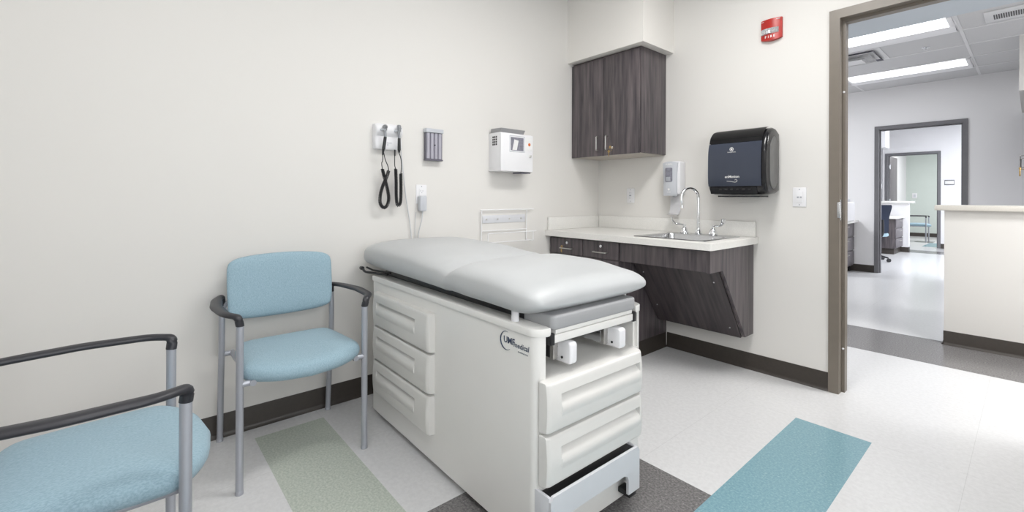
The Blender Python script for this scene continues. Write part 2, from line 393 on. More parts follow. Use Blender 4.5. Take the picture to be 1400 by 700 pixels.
# third room
wall('wall_third_room_far', SAGE, -0.16, 3.0, YE, YE+0.1, 0, CH)
wall('wall_third_room_left', WALLH, -0.16, -0.036, YD+WT, YE, 0, CH)
wall('wall_third_room_right', WALLH, 3.0, 3.1, YD+WT, YE, 0, CH)
bm = new(); add_box(bm, -0.16, 3.1, YD+WT, YE, CH, CH+0.05); struct('ceiling_third_room', bm, CEIL, sm=False)
baseboard('baseboard_third_room', [(-0.036, YE, 3.0, YE, 0, -1), (-0.036, YD+WT, -0.036, YE, 1, 0)])
# door leaf standing open in the third doorway
df = thing('door_leaf', 'grey wood door standing open inside the farthest doorway', 'door', (D3a+0.005, YD+WT+0.01, 0))
bm = new(); add_box(bm, D3a-0.022, D3a+0.022, YD+WT+0.012, YD+WT+0.88, 0.01, DZ-0.006, 0.002); obj('panel', bm, WOODG, df)
for z in (0.25, 1.05, 1.87):
    bm = new(); add_tube(bm, [(D3a+0.026, YD+WT+0.002, z-0.055), (D3a+0.026, YD+WT+0.002, z+0.055)], 0.009, 10)
    add_box(bm, D3a+0.0, D3a+0.026, YD+0.05, YD+WT+0.004, z-0.05, z+0.05, 0.001); obj('hinge', bm, STEEL, df)

# hall ceiling grid
bm = new()
for k in range(-4, 3):
    x = 1.98+1.2192*k*1.0
    if HX0 < x < HX1: add_box(bm, x-0.012, x+0.012, 1.65, YC, CH-0.004, CH)
for k in range(0, 8):
    y = 2.42+0.61*(k-1)
    if 1.65 < y < YC: add_box(bm, HX0, HX1, y-0.012, y+0.012, CH-0.0045, CH)
struct('trim_3', bm, GRIDM, sm=False)
baseboard('baseboard_hall_near', [(DX1+0.06, WT, HX1, WT, 0, 1), (HX0, WT, DX0-0.06, WT, 0, 1)])

def troffer(label, x0, x1, y0, y1, zc, lit, group):
    """recessed fixture: frame, two curved reflectors, hanging lens basket; built along its long axis"""
    cx, cy = (x0+x1)/2, (y0+y1)/2
    turn = (y1-y0) > (x1-x0)
    hl, hw = (max(x1-x0, y1-y0)/2, min(x1-x0, y1-y0)/2)
    t = thing('ceiling_light', label, 'ceiling light', (cx, cy, zc), PI/2 if turn else 0, group)
    bm = new()
    for a in ((-hl, hl, -hw, -hw+0.012), (-hl, hl, hw-0.012, hw), (-hl, -hl+0.012, -hw, hw), (hl-0.012, hl, -hw, hw)):
        add_box(bm, a[0], a[1], a[2], a[3], -0.010, -0.003)
    obj('frame', bm, REFL, t, sm=False, local=True)
    # asymmetric optic: lens strip along the near side, one curved reflector beyond it
    bm = new(); P = []
    for k in range(11):
        u = k/10; P.append((-hw+0.345+u*(2*hw-0.357), -0.012-0.020*math.sin(u*PI)))
    loop = P+[(p[0], p[1]+0.006) for p in reversed(P)]
    add_prism(bm, loop, 'x', -hl+0.012, hl-0.012)
    obj('reflector', bm, REFL, t, local=True)
    bm = new(); add_prism(bm, [(-hw+0.035, -0.008), (-hw+0.035, -0.022), (-hw+0.07, -0.030), (-hw+0.31, -0.030), (-hw+0.342, -0.022), (-hw+0.342, -0.008)], 'x', -hl+0.05, hl-0.05)
    obj('diffuser', bm, lit, t, local=True)
    for s in (-1, 1):
        bm = new(); a, b = sorted((s*(hl-0.013), s*(hl-0.049)))
        add_box(bm, a, b, -hw+0.035, -hw+0.342, -0.026, -0.008, 0.004)
        obj('end_cap', bm, REFL, t, local=True)
    return t
def area(name, x, y, z, sx, sy, w, col=(1, 0.985, 0.965), rot=None):
    l = bpy.data.lights.new(name, 'AREA'); l.shape = 'RECTANGLE'; l.size = sx; l.size_y = sy; l.energy = w; l.color = col
    o = bpy.data.objects.new(name, l); C.objects.link(o); o.location = (x, y, z)
    if rot: o.rotation_euler = rot
    return o
HG = 'ceiling lights in the hall'
troffer('recessed ceiling light beyond the doorway, the nearer and larger looking of the two', 0.755, 1.972, 2.42, 3.03, CH, LITH, HG)
troffer('recessed ceiling light beyond the doorway, the farther one by the wall', 0.755, 1.972, 4.25, 4.86, CH, LITH, HG)
EXL = 0.88
troffer('ceiling light of the exam room above the exam table', 1.30, 1.90, -1.95, -0.75, CH, LIT, 'exam room ceiling lights')
troffer('ceiling light of the exam room near the door side', 1.15, 2.35, -3.35, -2.75, CH, LIT, 'exam room ceiling lights')
area('exam_lamp_light', 1.60, -1.35, CH-0.034, 0.45, 1.05, 23)
area('exam_lamp_light', 1.75, -3.05, CH-0.034, 1.05, 0.45, 4)
area('window_fill_light', ROOM_X+0.045, (WY0+WY1)/2, (WZ0+WZ1)/2, WZ1-WZ0-0.1, WY1-WY0-0.1, 31, (0.95, 0.975, 1), (0, PI/2, 0))  # fill light added at the made-up window, brightens faces turned to the right
area('hall_lamp_and_fill', 1.36, 2.61, CH-0.034, 1.05, 0.24, 2.5, (0.95, 0.97, 1))
area('hall_lamp_and_fill', 1.36, 4.44, CH-0.034, 1.05, 0.24, 2.5, (0.95, 0.97, 1))
area('hall_lamp_and_fill', 3.6, 2.6, CH-0.034, 1.05, 0.5, 18, (0.95, 0.97, 1))  # unseen fill added on the right to brighten the hall, no fixture here
area('hall_lamp_and_fill', -0.9, 3.6, CH-0.034, 1.05, 0.5, 60, (0.95, 0.97, 1))  # unseen fill added on the left to lift the hall walls
area('hall_lamp_and_fill', 3.45, 0.7, 2.47, 1.2, 0.5, 52, (1, 0.985, 0.965))  # added fill under the soffit, out of view, brightens the reception front
area('second_room_light', 2.3, 6.6, CH-0.01, 1.2, 0.6, 85, (0.92, 0.95, 1))
area('second_room_light', 2.3, 8.9, CH-0.01, 1.2, 0.6, 60, (0.92, 0.95, 1))
area('third_room_light', 1.4, 12.4, CH-0.01, 1.2, 0.6, 65, (0.98, 0.99, 1))

# diffuser, slot grille, sprinkler
t = thing('air_diffuser', 'square metal air diffuser in the hall ceiling between the two lights', 'air vent', (1.05, 3.355, CH))
x0, x1, y0, y1 = 0.755, 1.355, 3.055, 3.645
bm = new()
for k, (i, z) in enumerate(((0, 0), (0.06, 0.0))):
    pass
add_prism(bm, [(x0, y0), (x1, y0), (x1, y1), (x0, y1)], 'z', CH-0.006, CH-0.004)
obj('frame', bm, GRIDM, t, sm=False)
for k in range(3):
    d = 0.05+0.05*k; bm = new(); z = CH-0.012-0.014*k
    o1, o2 = d, d+0.03
    ring = [[(x0+o, y0+o), (x1-o, y0+o), (x1-o, y1-o), (x0+o, y1-o)] for o in (o1, o2)]
    A = [bm.verts.new((*p, z-0.012)) for p in ring[0]]; B = [bm.verts.new((*p, z+0.008)) for p in ring[1]]
    for i in range(4): bm.faces.new((A[i], A[(i+1) % 4], B[(i+1) % 4], B[i]))
    r = bmesh.ops.solidify(bm, geom=bm.faces[:], thickness=0.002)
    obj('louvre_ring', bm, DARKW if k == 0 else GRIDM, t, sm=False)
bm = new(); add_box(bm, x0+0.19, x1-0.19, y0+0.19, y1-0.19, CH-0.055, CH-0.048, 0.001); obj('centre_panel', bm, GRIDM, t)

t = thing('slot_grille', 'white return air grille with dark slots in the hall ceiling', 'air vent', (2.5, 2.76, CH))
bm = new(); add_box(bm, 2.15, 2.75, 2.60, 2.94, CH-0.010, CH-0.0005, 0.002); obj('frame', bm, GRIDM, t)
bm = new()
for k in range(36): add_box(bm, 2.205+0.0145*k, 2.2135+0.0145*k, 2.715, 2.865, CH-0.0115, CH-0.0095)
obj('slots', bm, BLACK, t, sm=False)
t = thing('sprinkler', 'small fire sprinkler head on the hall ceiling tile', 'sprinkler', (1.68, 3.45, CH))
bm = new(); add_lathe(bm, [(0.035, 0), (0.035, -0.004), (0.02, -0.012), (0.008, -0.013), (0.008, -0.03), (0.017, -0.031), (0.017, -0.034), (0, -0.034)], (1.68, 3.45, CH-0.001)); obj('head', bm, CHROME, t)

# reception half wall and transaction counter
wall('wall_reception_half', WALL, 1.996, HX1, 1.662, 1.80, 0, 1.022)
baseboard('baseboard_reception', [(1.996, 1.662, HX1, 1.662, 0, -1), (1.996, 1.80, 1.996, 1.662, -1, 0)])
bm = new(); add_box(bm, 1.945, HX1, 1.62, 1.98, 1.0225, 1.062, 0.003); tag(obj('transaction_counter', bm, TRANS), 'cream transaction counter on the reception half wall in the hall', 'counter')

# hall cabinets at the far right with a soffit above
wall('wall_hall_nook', WALLH, 2.74, 2.86, 3.64, YC, 0, CH)
bm = new(); add_box(bm, 2.345, 2.74, 3.64, YC, 2.19, CH); struct('trim_4', bm, WALL, sm=False)
t = thing('wall_cabinet', 'dark wall cabinet seen at the right edge beyond the doorway', 'cabinet', (2.56, 3.72, 1.43))
bm = new(); add_box(bm, 2.40, 2.74, 3.70, YC, 1.40, 2.185, 0.001); obj('body', bm, WOOD, t)
for k in range(2):
    y0 = 3.702+k*0.50
    bm = new(); add_box(bm, 2.380, 2.3985, y0, y0+0.495, 1.40, 2.183, 0.001); d = obj('door', bm, WOOD, t)
    yy = y0+(0.07 if k == 0 else 0.06)
    bm = new(); add_tube(bm, fillet([(2.3795, yy, 1.43), (2.350, yy, 1.43), (2.350, yy, 1.55), (2.3795, yy, 1.55)], 0.012), 0.005, 8); obj('handle', bm, NICKEL, d)
bm = new(); add_tube(bm, [(2.3795, 3.725, 1.41), (2.355, 3.725, 1.41)], 0.002, 6); add_box(bm, 2.345, 2.356, 3.723, 3.727, 1.34, 1.425, 0.001)
add_lathe(bm, [(0.010, -0.001), (0.010, 0.001)], (2.352, 3.725, 1.42), 'y', 12)
tag(obj('key', bm, BRASS), 'brass key hanging from the cabinet at the right edge beyond the doorway', 'key')

# workstation at the left of the hall (mostly behind the door jamb)
t = thing('desk', 'workstation edge with drawer stack just right of the door jamb', 'desk', (0.2, 4.9, 0))
bm = new(); add_box(bm, -0.80, 0.705, 4.55, 5.40, 0.745, 0.78, 0.003); obj('worktop', bm, COUNTER, t)
bm = new(); add_box(bm, 0.20, 0.640, 4.62, 5.38, 0.09, 0.744, 0.002); obj('pedestal', bm, WOODG, t)
for k, z in enumerate((0.12, 0.33, 0.54)):
    bm = new(); add_box(bm, 0.640, 0.655, 4.63, 5.37, z, z+0.195, 0.002); d = obj('drawer', bm, WOODG, t)
    bm = new(); add_tube(bm, fillet([(0.655, 4.90, z+0.15), (0.677, 4.90, z+0.15), (0.677, 5.02, z+0.15), (0.655, 5.02, z+0.15)], 0.008), 0.0045, 8); obj('handle', bm, NICKEL, d)
for x, y in ((0.27, 4.68), (0.60, 4.68), (0.27, 5.32), (0.60, 5.32)):
    bm = new(); add_lathe(bm, [(0.02, -0.015), (0.045, -0.013), (0.045, 0.013), (0.02, 0.015)], (x, y, 0.045), 'x', 16); add_tube(bm, [(x, y, 0.04), (x, y, 0.09)], 0.01, 8); obj('caster', bm, BLACK, t)
t = thing('printer', 'white desktop printer on the workstation just right of the door jamb', 'printer', (0.62, 4.8, 0.78))
bm = new(); add_box(bm, 0.34, 0.738, 4.62, 5.02, 0.781, 1.06, 0.02, 3); obj('case', bm, WHITEP, t)
bm = new(); add_box(bm, 0.38, 0.69, 4.70, 4.98, 1.06, 1.105, 0.01); obj('scanner_lid', bm, GREYP, t)
bm = new(); add_lathe(bm, [(0.009, 0), (0.009, 0.002), (0, 0.002)], (0.69, 4.6199, 1.00), 'y', 12); bmesh.ops.translate(bm, vec=(0, -0.002, 0), verts=bm.verts[:]); obj('power_button', bm, BLACK, t)

# second room: half wall, counter, desk, task chair
wall('wall_second_room_half', WALLH, -1.2, 0.765, 9.16, 9.30, 0, 1.02)
baseboard('baseboard_second_room_half', [(0.62, 9.16, 0.765, 9.16, 0, -1), (0.765, 9.16, 0.765, 9.30, 1, 0)])
bm = new(); add_box(bm, -1.2, 0.835, 9.08, 9.42, 1.0205, 1.06, 0.003); tag(obj('transaction_counter', bm, COUNTER), 'white transaction counter seen through the second doorway', 'counter')
t = thing('desk', 'desk with white top and drawer pedestal behind the task chair', 'desk', (0.3, 8.8, 0))
bm = new(); add_box(bm, -1.0, 0.71, 8.20, 9.155, 0.715, 0.750, 0.003); obj('worktop', bm, COUNTER, t)
bm = new(); add_box(bm, 0.27, 0.660, 8.45, 9.15, 0.115, 0.714, 0.002); obj('pedestal', bm, WOOD, t)
bm = new(); add_box(bm, 0.27, 0.640, 8.49, 9.15, 0.0, 0.115, 0.001); obj('plinth', bm, RUBBER, t)
for k, z in enumerate((0.13, 0.33, 0.53)):
    bm = new(); add_box(bm, 0.6605, 0.678, 8.46, 9.14, z, z+0.18, 0.002); d = obj('drawer', bm, WOODG, t)
    bm = new(); add_tube(bm, fillet([(0.678, 8.74, z+0.13), (0.705, 8.74, z+0.13), (0.705, 8.86, z+0.13), (0.678, 8.86, z+0.13)], 0.008), 0.005, 8); obj('handle', bm, NICKEL, d)

t = thing('task_chair', 'navy mesh task chair seen through the second doorway', 'chair', (0.50, 7.05, 0), -0.55)
# local frame of the chair: x = towards the backrest
bm = new()
for k in range(5):
    a = 2*PI*k/5+0.35; dx, dy = math.cos(a), math.sin(a)
    add_tube(bm, [(0.03*dx, 0.03*dy, 0.115), (0.17*dx, 0.17*dy, 0.10), (0.30*dx, 0.30*dy, 0.075)], 0.018, 8, rads=[0.024, 0.018, 0.013])
add_lathe(bm, [(0.035, 0.08), (0.035, 0.14), (0.02, 0.15), (0.02, 0.40), (0.06, 0.41), (0.06, 0.43)], (0, 0, 0), 'z', 16)
obj('base', bm, BLACK, t, local=True)
for k in range(5):
    a = 2*PI*k/5+0.35; dx, dy = math.cos(a), math.sin(a)
    bm = new()
    for s in (-0.016, 0.016):
        c = Vector((0.31*dx-dy*s, 0.31*dy+dx*s, 0.032))
        add_lathe(bm, [(0.012, -0.010), (0.031, -0.009), (0.031, 0.009), (0.012, 0.010)], c, 'x', 16)
    add_tube(bm, [(0.30*dx, 0.30*dy, 0.03), (0.30*dx, 0.30*dy, 0.08)], 0.008, 8)
    obj('caster', bm, BLACK, t, local=True)
bm = new(); add_prism(bm, rrect(-0.26, 0.22, -0.24, 0.24, 0.09), 'z', 0.44, 0.50, 0.02, 3); obj('seat', bm, FABRIC, t, local=True)
bm = new(); N = 14; rows = []
for i in range(N+1):
    u = i/N; z = 0.50+0.50*u; off = 0.245+0.07*u-0.05*math.sin(u*PI)
    wd = 0.22*(1-0.12*abs(2*u-1)**3) if 0 < i < N else 0.17
    rows.append([bm.verts.new((off-0.035*(2*j/8-1)**2, wd*(2*j/8-1), z)) for j in range(9)])
for a, b in zip(rows, rows[1:]):
    for j in range(8): bm.faces.new((a[j], a[j+1], b[j+1], b[j]))
bmesh.ops.solidify(bm, geom=bm.faces[:], thickness=0.022)
obj('backrest', bm, MESHB, t, local=True)
bm = new(); add_tube(bm, smooth([(0.0, 0, 0.43), (0.15, 0, 0.42), (0.26, 0, 0.47), (0.275, 0, 0.62), (0.27, 0, 0.74)]), 0.02, 10); obj('back_support', bm, BLACK, t, local=True)
for s in (-1, 1):
    bm = new(); add_tube(bm, fillet([(0.0, s*0.22, 0.45), (0.02, s*0.28, 0.46), (0.02, s*0.28, 0.66)], 0.04), 0.014, 8); add_box(bm, -0.13, 0.13, s*0.28-0.035, s*0.28+0.035, 0.66, 0.685, 0.012, 3); obj('armrest', bm, BLACK, t, local=True)

# upper cabinet and dispenser on the left of the second room, sign on its far wall
bm = new(); add_box(bm, -0.6, 0.61, 7.85, 8.20, 2.09, CH-0.001); struct('trim_5', bm, WALLH, sm=False)
wall('wall_second_room_nook', FRAMEH, 0.25, 0.525, 8.05, 8.12, 1.06, 2.09)
t = thing('soap_dispenser', 'small white dispenser on the grey panel inside the second doorway', 'dispenser', (0.46, 8.04, 1.3))
bm = new(); add_box(bm, 0.478, 0.522, 7.99, 8.049, 1.30, 1.40, 0.008, 3); obj('housing', bm, WHITEP, t)
t = thing('wall_sign', 'grey plaque on the wall right of the farthest doorway', 'sign', (1.235, YD, 1.47))
bm = new(); add_box(bm, 1.155, 1.315, YD-0.012, YD, 1.415, 1.53, 0.003); obj('plate', bm, FRAMEH, t)
bm = new(); add_box(bm, 1.165, 1.305, YD-0.015, YD-0.012, 1.435, 1.505, 0.001); obj('insert', bm, PAPER, t)
t = thing('outlet_plate', 'white wall plate high on the sage wall of the farthest room', 'wall plate', (0.16, YE, 1.2))
bm = new(); add_box(bm, 0.10, 0.21, YE-0.010, YE, 1.12, 1.27, 0.003); obj('plate', bm, WHITEP, t)
bm = new(); add_box(bm, 0.13, 0.18, YE-0.013, YE-0.010, 1.15, 1.24, 0.002); obj('insert', bm, GREYP, t)

# ------------------------------------------------------------------ guest chair (local frame: origin at floor between rear legs, +x = front)
def chair_parts(t):
    HW = 0.2385; FX = 0.463
    rt = 0.013
    for s in (-1, 1):
        # front leg
        bm = new(); add_tube(bm, [(FX, s*HW, 0.004), (FX, s*HW, 0.634)], rt, 16)
        add_lathe(bm, [(0.0138, 0), (0.0138, 0.012), (0.013, 0.013)], (FX, s*HW, 0.0005), 'z', 16)
        obj('leg', bm, SILVER, t, local=True)
        # rear leg, raked
        bm = new(); add_tube(bm, smooth([(-0.012, s*HW, 0.004), (0.012, s*HW, 0.24), (0.035, s*HW, 0.43), (0.038, s*HW, 0.55), (0.030, s*HW, 0.628)], 5), 0.0125, 16)
        add_lathe(bm, [(0.0138, 0), (0.0138, 0.012), (0.013, 0.013)], (-0.012, s*HW, 0.0005), 'z', 16)
        obj('leg', bm, SILVER, t, local=True)
        # side rails under the seat and stubs
        bm = new(); add_tube(bm, [(0.03, s*(HW), 0.405), (0.03, s*(HW-0.045), 0.405)], 0.0115, 12)
        add_tube(bm, [(FX, s*HW, 0.408), (FX, s*(HW-0.05), 0.408)], 0.0115, 12)
        add_tube(bm, [(0.02, s*(HW-0.042), 0.405), (FX+0.015, s*(HW-0.042), 0.408)], 0.0115, 12)
        obj('side_rail', bm, SILVER, t, local=True)
        # arm: bowed outwards, caps over both posts
        zt = 0.662
        path = fillet([(FX, s*HW, 0.628), (FX+0.004, s*(HW+0.006), zt), (FX-0.05, s*(HW+0.040), zt+0.003), (0.26, s*(HW+0.050), zt+0.004), (0.10, s*(HW+0.028), zt+0.002), (0.028, s*HW, zt), (0.030, s*HW, 0.622)], 0.030, 5)
        n = len(path); rad = []
        for i, p in enumerate(path):
            mid = 1.0 if p.z > zt-0.004 else 0.0
            rad.append(0.0145 if not mid else 0.0125)
        bm = new(); pts = [Vector(p) for p in path]; T, Nn = frames(pts); rings = []; seg = 14
        for i, p in enumerate(pts):
            up = Vector((0, 0, 1)); tt = T[i]
            flat = 1-abs(tt.z)                      # 1 on the horizontal run
            side = tt.cross(up)
            side = side.normalized() if side.length > 0.25 else Vector((0, s, 0))*(-1 if i < n/2 else 1)
            if rings and side.dot(lastside) < 0: side = -side
            lastside = side
            nn = side.cross(tt).normalized()
            long = min(1.0, max(0.0, (FX-0.01-p.x)/0.10))*min(1.0, max(0.0, (p.x-0.04)/0.10))*max(0, flat)
            ra = 0.0145+0.0075*long; rb = 0.0145-0.0045*max(0, flat)
            rings.append([bm.verts.new(p+side*ra*math.cos(2*PI*j/seg)+nn*rb*math.sin(2*PI*j/seg)) for j in range(seg)])
        for a, b in zip(rings, rings[1:]):
            for j in range(seg): bm.faces.new((a[j], a[(j+1) % seg], b[(j+1) % seg], b[j]))
        bm.faces.new(list(reversed(rings[0]))); bm.faces.new(rings[-1])
        obj('armrest', bm, ARM, t, local=True, ang=60)
    # seat: straight rear, strongly bowed front, cushioned
    bm = new(); NR, NS = 12, 48; cx = 0.30
    half = [(0.100, 0.0), (0.100, 0.10), (0.106, 0.165), (0.135, 0.200), (0.22, 0.214), (0.32, 0.223), (0.405, 0.229), (0.450, 0.222), (0.487, 0.185), (0.523, 0.110), (0.540, 0.0)]
    ol = smooth([(x_, y_, 0) for x_, y_ in half], 8)
    ol = [(p.x, p.y) for p in ol]; ol = ol+[(x_, -y_) for x_, y_ in reversed(ol[1:-1])]
    NS = len(ol)
    def outline(a):
        return ol[int(round(a/(2*PI)*NS)) % NS]
    def outline_old(a):
        # superellipse like outline; a from 0 at +x
        c, s_ = math.cos(a), math.sin(a)
        ex = 2.3 if c > 0 else 3.4
        rx = 0.235 if c > 0 else 0.205; ry = 0.224
        k = (abs(c/rx)**ex+abs(s_/ry)**ex)**(-1/ex)
        return cx+k*c, k*s_
    rows = []
    prof = [(0.90, -0.026), (0.965, -0.022), (0.992, -0.010), (1.0, 0.002), (0.992, 0.014), (0.965, 0.026), (0.90, 0.036), (0.78, 0.042), (0.6, 0.045), (0.35, 0.046)]
    for f, h in prof:
        ring = []
        for j in range(NS):
            x, y = outline(2*PI*j/NS)
            zz = 0.436+h-0.012*max(0, (x-0.40)/0.14)**2*(1 if x > 0.40 else 0)
            ring.append(bm.verts.new((cx+(x-cx)*f, y*f, zz)))
        rows.append(ring)
    for a, b in zip(rows, rows[1:]):
        for j in range(NS): bm.faces.new((a[j], a[(j+1) % NS], b[(j+1) % NS], b[j]))
    bm.faces.new(list(reversed(rows[0]))); bm.faces.new(rows[-1])
    seat = obj('seat', bm, FABRIC, t, local=True, ang=80)
    bm = new(); add_prism(bm, [(cx+(p[0]-cx)*0.9, p[1]*0.9) for p in ol[::3]], 'z', 0.402, 0.411)
    obj('seat_pan', bm, SILVER, seat, local=True)
    # backrest: bowed pad with convex top and bottom edges
    bm = new(); NU, NV = 20, 12
    def surf(u, v, side):
        # u -1..1 across, v -1..1 up
        r = 0.0
        x = 0.062+0.030*(u*u)-0.052*(v+1)/2*0.55
        hw = 0.226*(1-0.015*(v < 0)*abs(v))
        y = hw*u
        zc = 0.698; hh = 0.130+0.012*(1-u*u)
        z = zc+hh*v+ (0.004 if v > 0 else -0.004)*(1-u*u)
        # rounded corners by pulling in
        ex = 9.0; k = (abs(u)**ex+abs(v)**ex)**(1/ex)
        m = max(abs(u), abs(v))
        if k > 1e-6 and m > 0:
            sc = m/k; y *= sc; z = zc+(z-zc)*sc
        e = 1-m**6
        th = 0.020*(max(0, 1-m**5))**0.5
        return Vector((x+side*th, y, z))
    front = [[None]*(NV+1) for _ in range(NU+1)]; back = [[None]*(NV+1) for _ in range(NU+1)]
    f = lambda t_: math.sin(t_*PI/2)
    for i in range(NU+1):
        for j in range(NV+1):
            u = f(2*i/NU-1); v = f(2*j/NV-1)
            front[i][j] = bm.verts.new(surf(u, v, 1))
            if i in (0, NU) or j in (0, NV): back[i][j] = front[i][j]
            else: back[i][j] = bm.verts.new(surf(u, v, -1))
    for i in range(NU):
        for j in range(NV):
            bm.faces.new((front[i][j], front[i+1][j], front[i+1][j+1], front[i][j+1]))
            bm.faces.new((back[i][j], back[i][j+1], back[i+1][j+1], back[i+1][j]))
    obj('backrest', bm, FABRIC, t, local=True, ang=120)
    bm = new()
    for s in (-1, 1):
        add_tube(bm, fillet([(0.032, s*HW, 0.60), (0.045, s*(HW-0.02), 0.64), (0.062, s*(HW-0.07), 0.66)], 0.01), 0.008, 8)
    add_tube(bm, [(0.030, -HW, 0.60), (0.048, -0.12, 0.60), (0.048, 0.12, 0.60), (0.030, HW, 0.60)], 0.009, 10)
    obj('back_bracket', bm, SILVER, t, local=True)
ch = thing('guest_chair', 'light blue guest chair with silver legs against the wall beside the exam table', 'chair', (0.052, -2.515, 0), 0, 'light blue guest chairs')
chair_parts(ch)
dup(ch, (0.903, -2.966-0.463, 0), PI/2, 'light blue guest chair cut off by the lower left edge, seen over its black armrests')
dup(ch, (0.215, 12.45, 0), 0.0, 'tiny light blue guest chair in the farthest sage room')

# ------------------------------------------------------------------ exam table (local frame: u along the table away from the wall, w across, z up)
TA = math.radians(-0.7)
TO = (0.242, -2.117, 0)
et = thing('exam_table', 'cream exam table with grey vinyl pad and drawers, in the middle of the room', 'exam table', TO, TA)
L, W, ZB, ZT = 1.223, 0.548, 0.03, 0.683
def eo(name, bm, m, parent=et, **k): return obj(name, bm, m, parent, local=True, **k)
# body shell: solid below the open shelf, side walls above it
bm = new()
lower = rrect(0.0, L, 0.0, W, 0.035, 6, corners=(1, 0, 0, 1))
add_prism(bm, lower, 'z', ZB, 0.553)
def wallpath(s):
    if s < 0:
        pts = [(0, 0)]+[(L-0.035+0.035*math.sin(a), 0.035-0.035*math.cos(a)) for a in [k*PI/2/6 for k in range(7)]]+[(L-0.012, 0.035), (L-0.012, 0.047), (0, 0.047)]
    else:
        pts = [(0, W), (0, W-0.045), (L-0.012, W-0.045), (L-0.012, W-0.035)]+[(L-0.035+0.035*math.cos(a), W-0.035+0.035*math.sin(a)) for a in [k*PI/2/6 for k in range(7)]]
    return pts
for s in (-1, 1): add_prism(bm, wallpath(s), 'z', 0.553, ZT)
add_box(bm, 0.0, 0.72, 0.04, W-0.04, 0.553, ZT-0.002)
body = eo('cabinet_body', bm, ENAMEL, ang=35)
# logo on the side panel
M = basis((1.118, -0.0006, 0.643), (1, 0, 0), (0, 0, 1), (0, -1, 0))
bm = new(); add_text(bm, 'UMF', M @ Matrix.Translation((-0.028, 0.002, 0)), 0.029, 0.012, 0.02); add_text(bm, 'medical', M @ Matrix.Translation((0.031, -0.003, 0)), 0.024, 0.012, 0.008, 0.15)
P = []
for k in range(19):
    a = math.radians(75+k*13); P.append(Vector((1.076+0.030*math.cos(a), -0.001, 0.643+0.030*math.sin(a))))
add_tube(bm, P, 0.0016, 6, rads=[0.0004+0.0018*math.sin(k/18*PI) for k in range(19)])
add_text(bm, 'EXAMINATION', M @ Matrix.Translation((0.040, -0.022, 0)), 0.007, 0.012)
lg = eo('logo', bm, BLUET, body)
# top cap
bm = new()
for s in (-1, 1):
    if s < 0: pts = [(-0.004, 0.055), (-0.004, -0.005)]+[(L-0.040+0.045*math.sin(a), 0.040-0.045*math.cos(a)) for a in [k*PI/2/6 for k in range(7)]]+[(L+0.005, 0.052), (L-0.02, 0.055)]
    else: pts = [(L-0.02, W-0.055), (L+0.005, W-0.052)]+[(L-0.040+0.045*math.cos(a), W-0.040+0.045*math.sin(a)) for a in [k*PI/2/6 for k in range(7)]]+[(-0.004, W+0.005), (-0.004, W-0.055)]
    add_prism(bm, pts, 'z', ZT, 0.708, 0.0025)
add_box(bm, -0.004, 0.74, 0.055, W-0.055, ZT, 0.708)
eo('top_cap', bm, ENAMEL)
# drawers: moulded fronts with a recessed grip
def drawer(name, origin, eu, en, ww, hh, slot, depth=0.032):
    """origin at lower left corner on the body; eu = width direction, en = outward normal, z up"""
    O = Vector(origin); U = Vector(eu); Nn = Vector(en); Z = Vector((0, 0, 1))
    sx0, sx1, sz0, sz1 = slot
    bm = new(); m = 26; k = 22
    xs = [ww*i/m for i in range(m+1)]+[sx0, sx1, sx0+0.0015, sx1-0.0015, 0.004, 0.010, 0.018, ww-0.004, ww-0.010, ww-0.018]
    zs = [hh*i/k for i in range(k+1)]+[sz0, sz1, sz1-0.0015, 0.004, 0.010, 0.018, hh-0.003, hh-0.008]
    def uniq(a):
        a = sorted(a); o = [a[0]]
        for v in a[1:]:
            if v-o[-1] > 0.0007: o.append(v)
        return o
    xs, zs = uniq(xs), uniq(zs)
    def d(x, z):
        e = min(1, x/0.018, (ww-x)/0.018); e = 1-(1-e)**2
        ez = min(1, z/0.010, (hh-z)/0.010); ez = 1-(1-ez)**2
        bulge = 0.78+0.22*math.sin(PI*min(1, z/hh*0.9+0.08))
        D = depth*bulge*(0.62+0.38*e)*(0.70+0.30*ez)
        if x <= 1e-6 or x >= ww-1e-6 or z <= 1e-6 or z >= hh-1e-6: return 0.0
        if sx0+0.0007 < x < sx1-0.0007 and sz0 < z < sz1-0.0007:
            q = (z-sz0)/(sz1-sz0)            # deep at the top of the slot, sloping out to the face at its foot
            D = D+0.004*math.sin(PI*min(1, q*1.3))*(1 if q < 0.77 else 0)-(depth*0.93)*q**3.2
        return max(D, 0.001)
    def up(x, z):        # undercut: the grip continues upwards behind the front skin
        if sx0+0.0007 < x < sx1-0.0007 and sz1-0.0020 < z < sz1-0.0007: return 0.012
        return 0.0
    V = [[bm.verts.new(O+U*x+Z*(z+up(x, z))+Nn*d(x, z)) for z in zs] for x in xs]
    for i in range(len(xs)-1):
        for j in range(len(zs)-1):
            bm.faces.new((V[i][j], V[i+1][j], V[i+1][j+1], V[i][j+1]))
    bm.faces.new([V[0][0], V[-1][0], V[-1][-1], V[0][-1]])
    return bm
FD, WD = 0.490, 0.155
for k, z in enumerate((0.397, 0.236)):
    o = eo('drawer', drawer('d', (L, 0.008, z), (0, 1, 0), (1, 0, 0), 0.494, 0.156, (0.058, 0.468, 0.048, 0.116), 0.040), ENAMEL2, ang=32)
for k, z in enumerate((0.477, 0.310, 0.143)):
    o = eo('drawer', drawer('d', (0.055, 0, z), (1, 0, 0), (0, -1, 0), 0.562, 0.162, (0.055, 0.45, 0.056, 0.120), 0.034), ENAMEL2, ang=32)
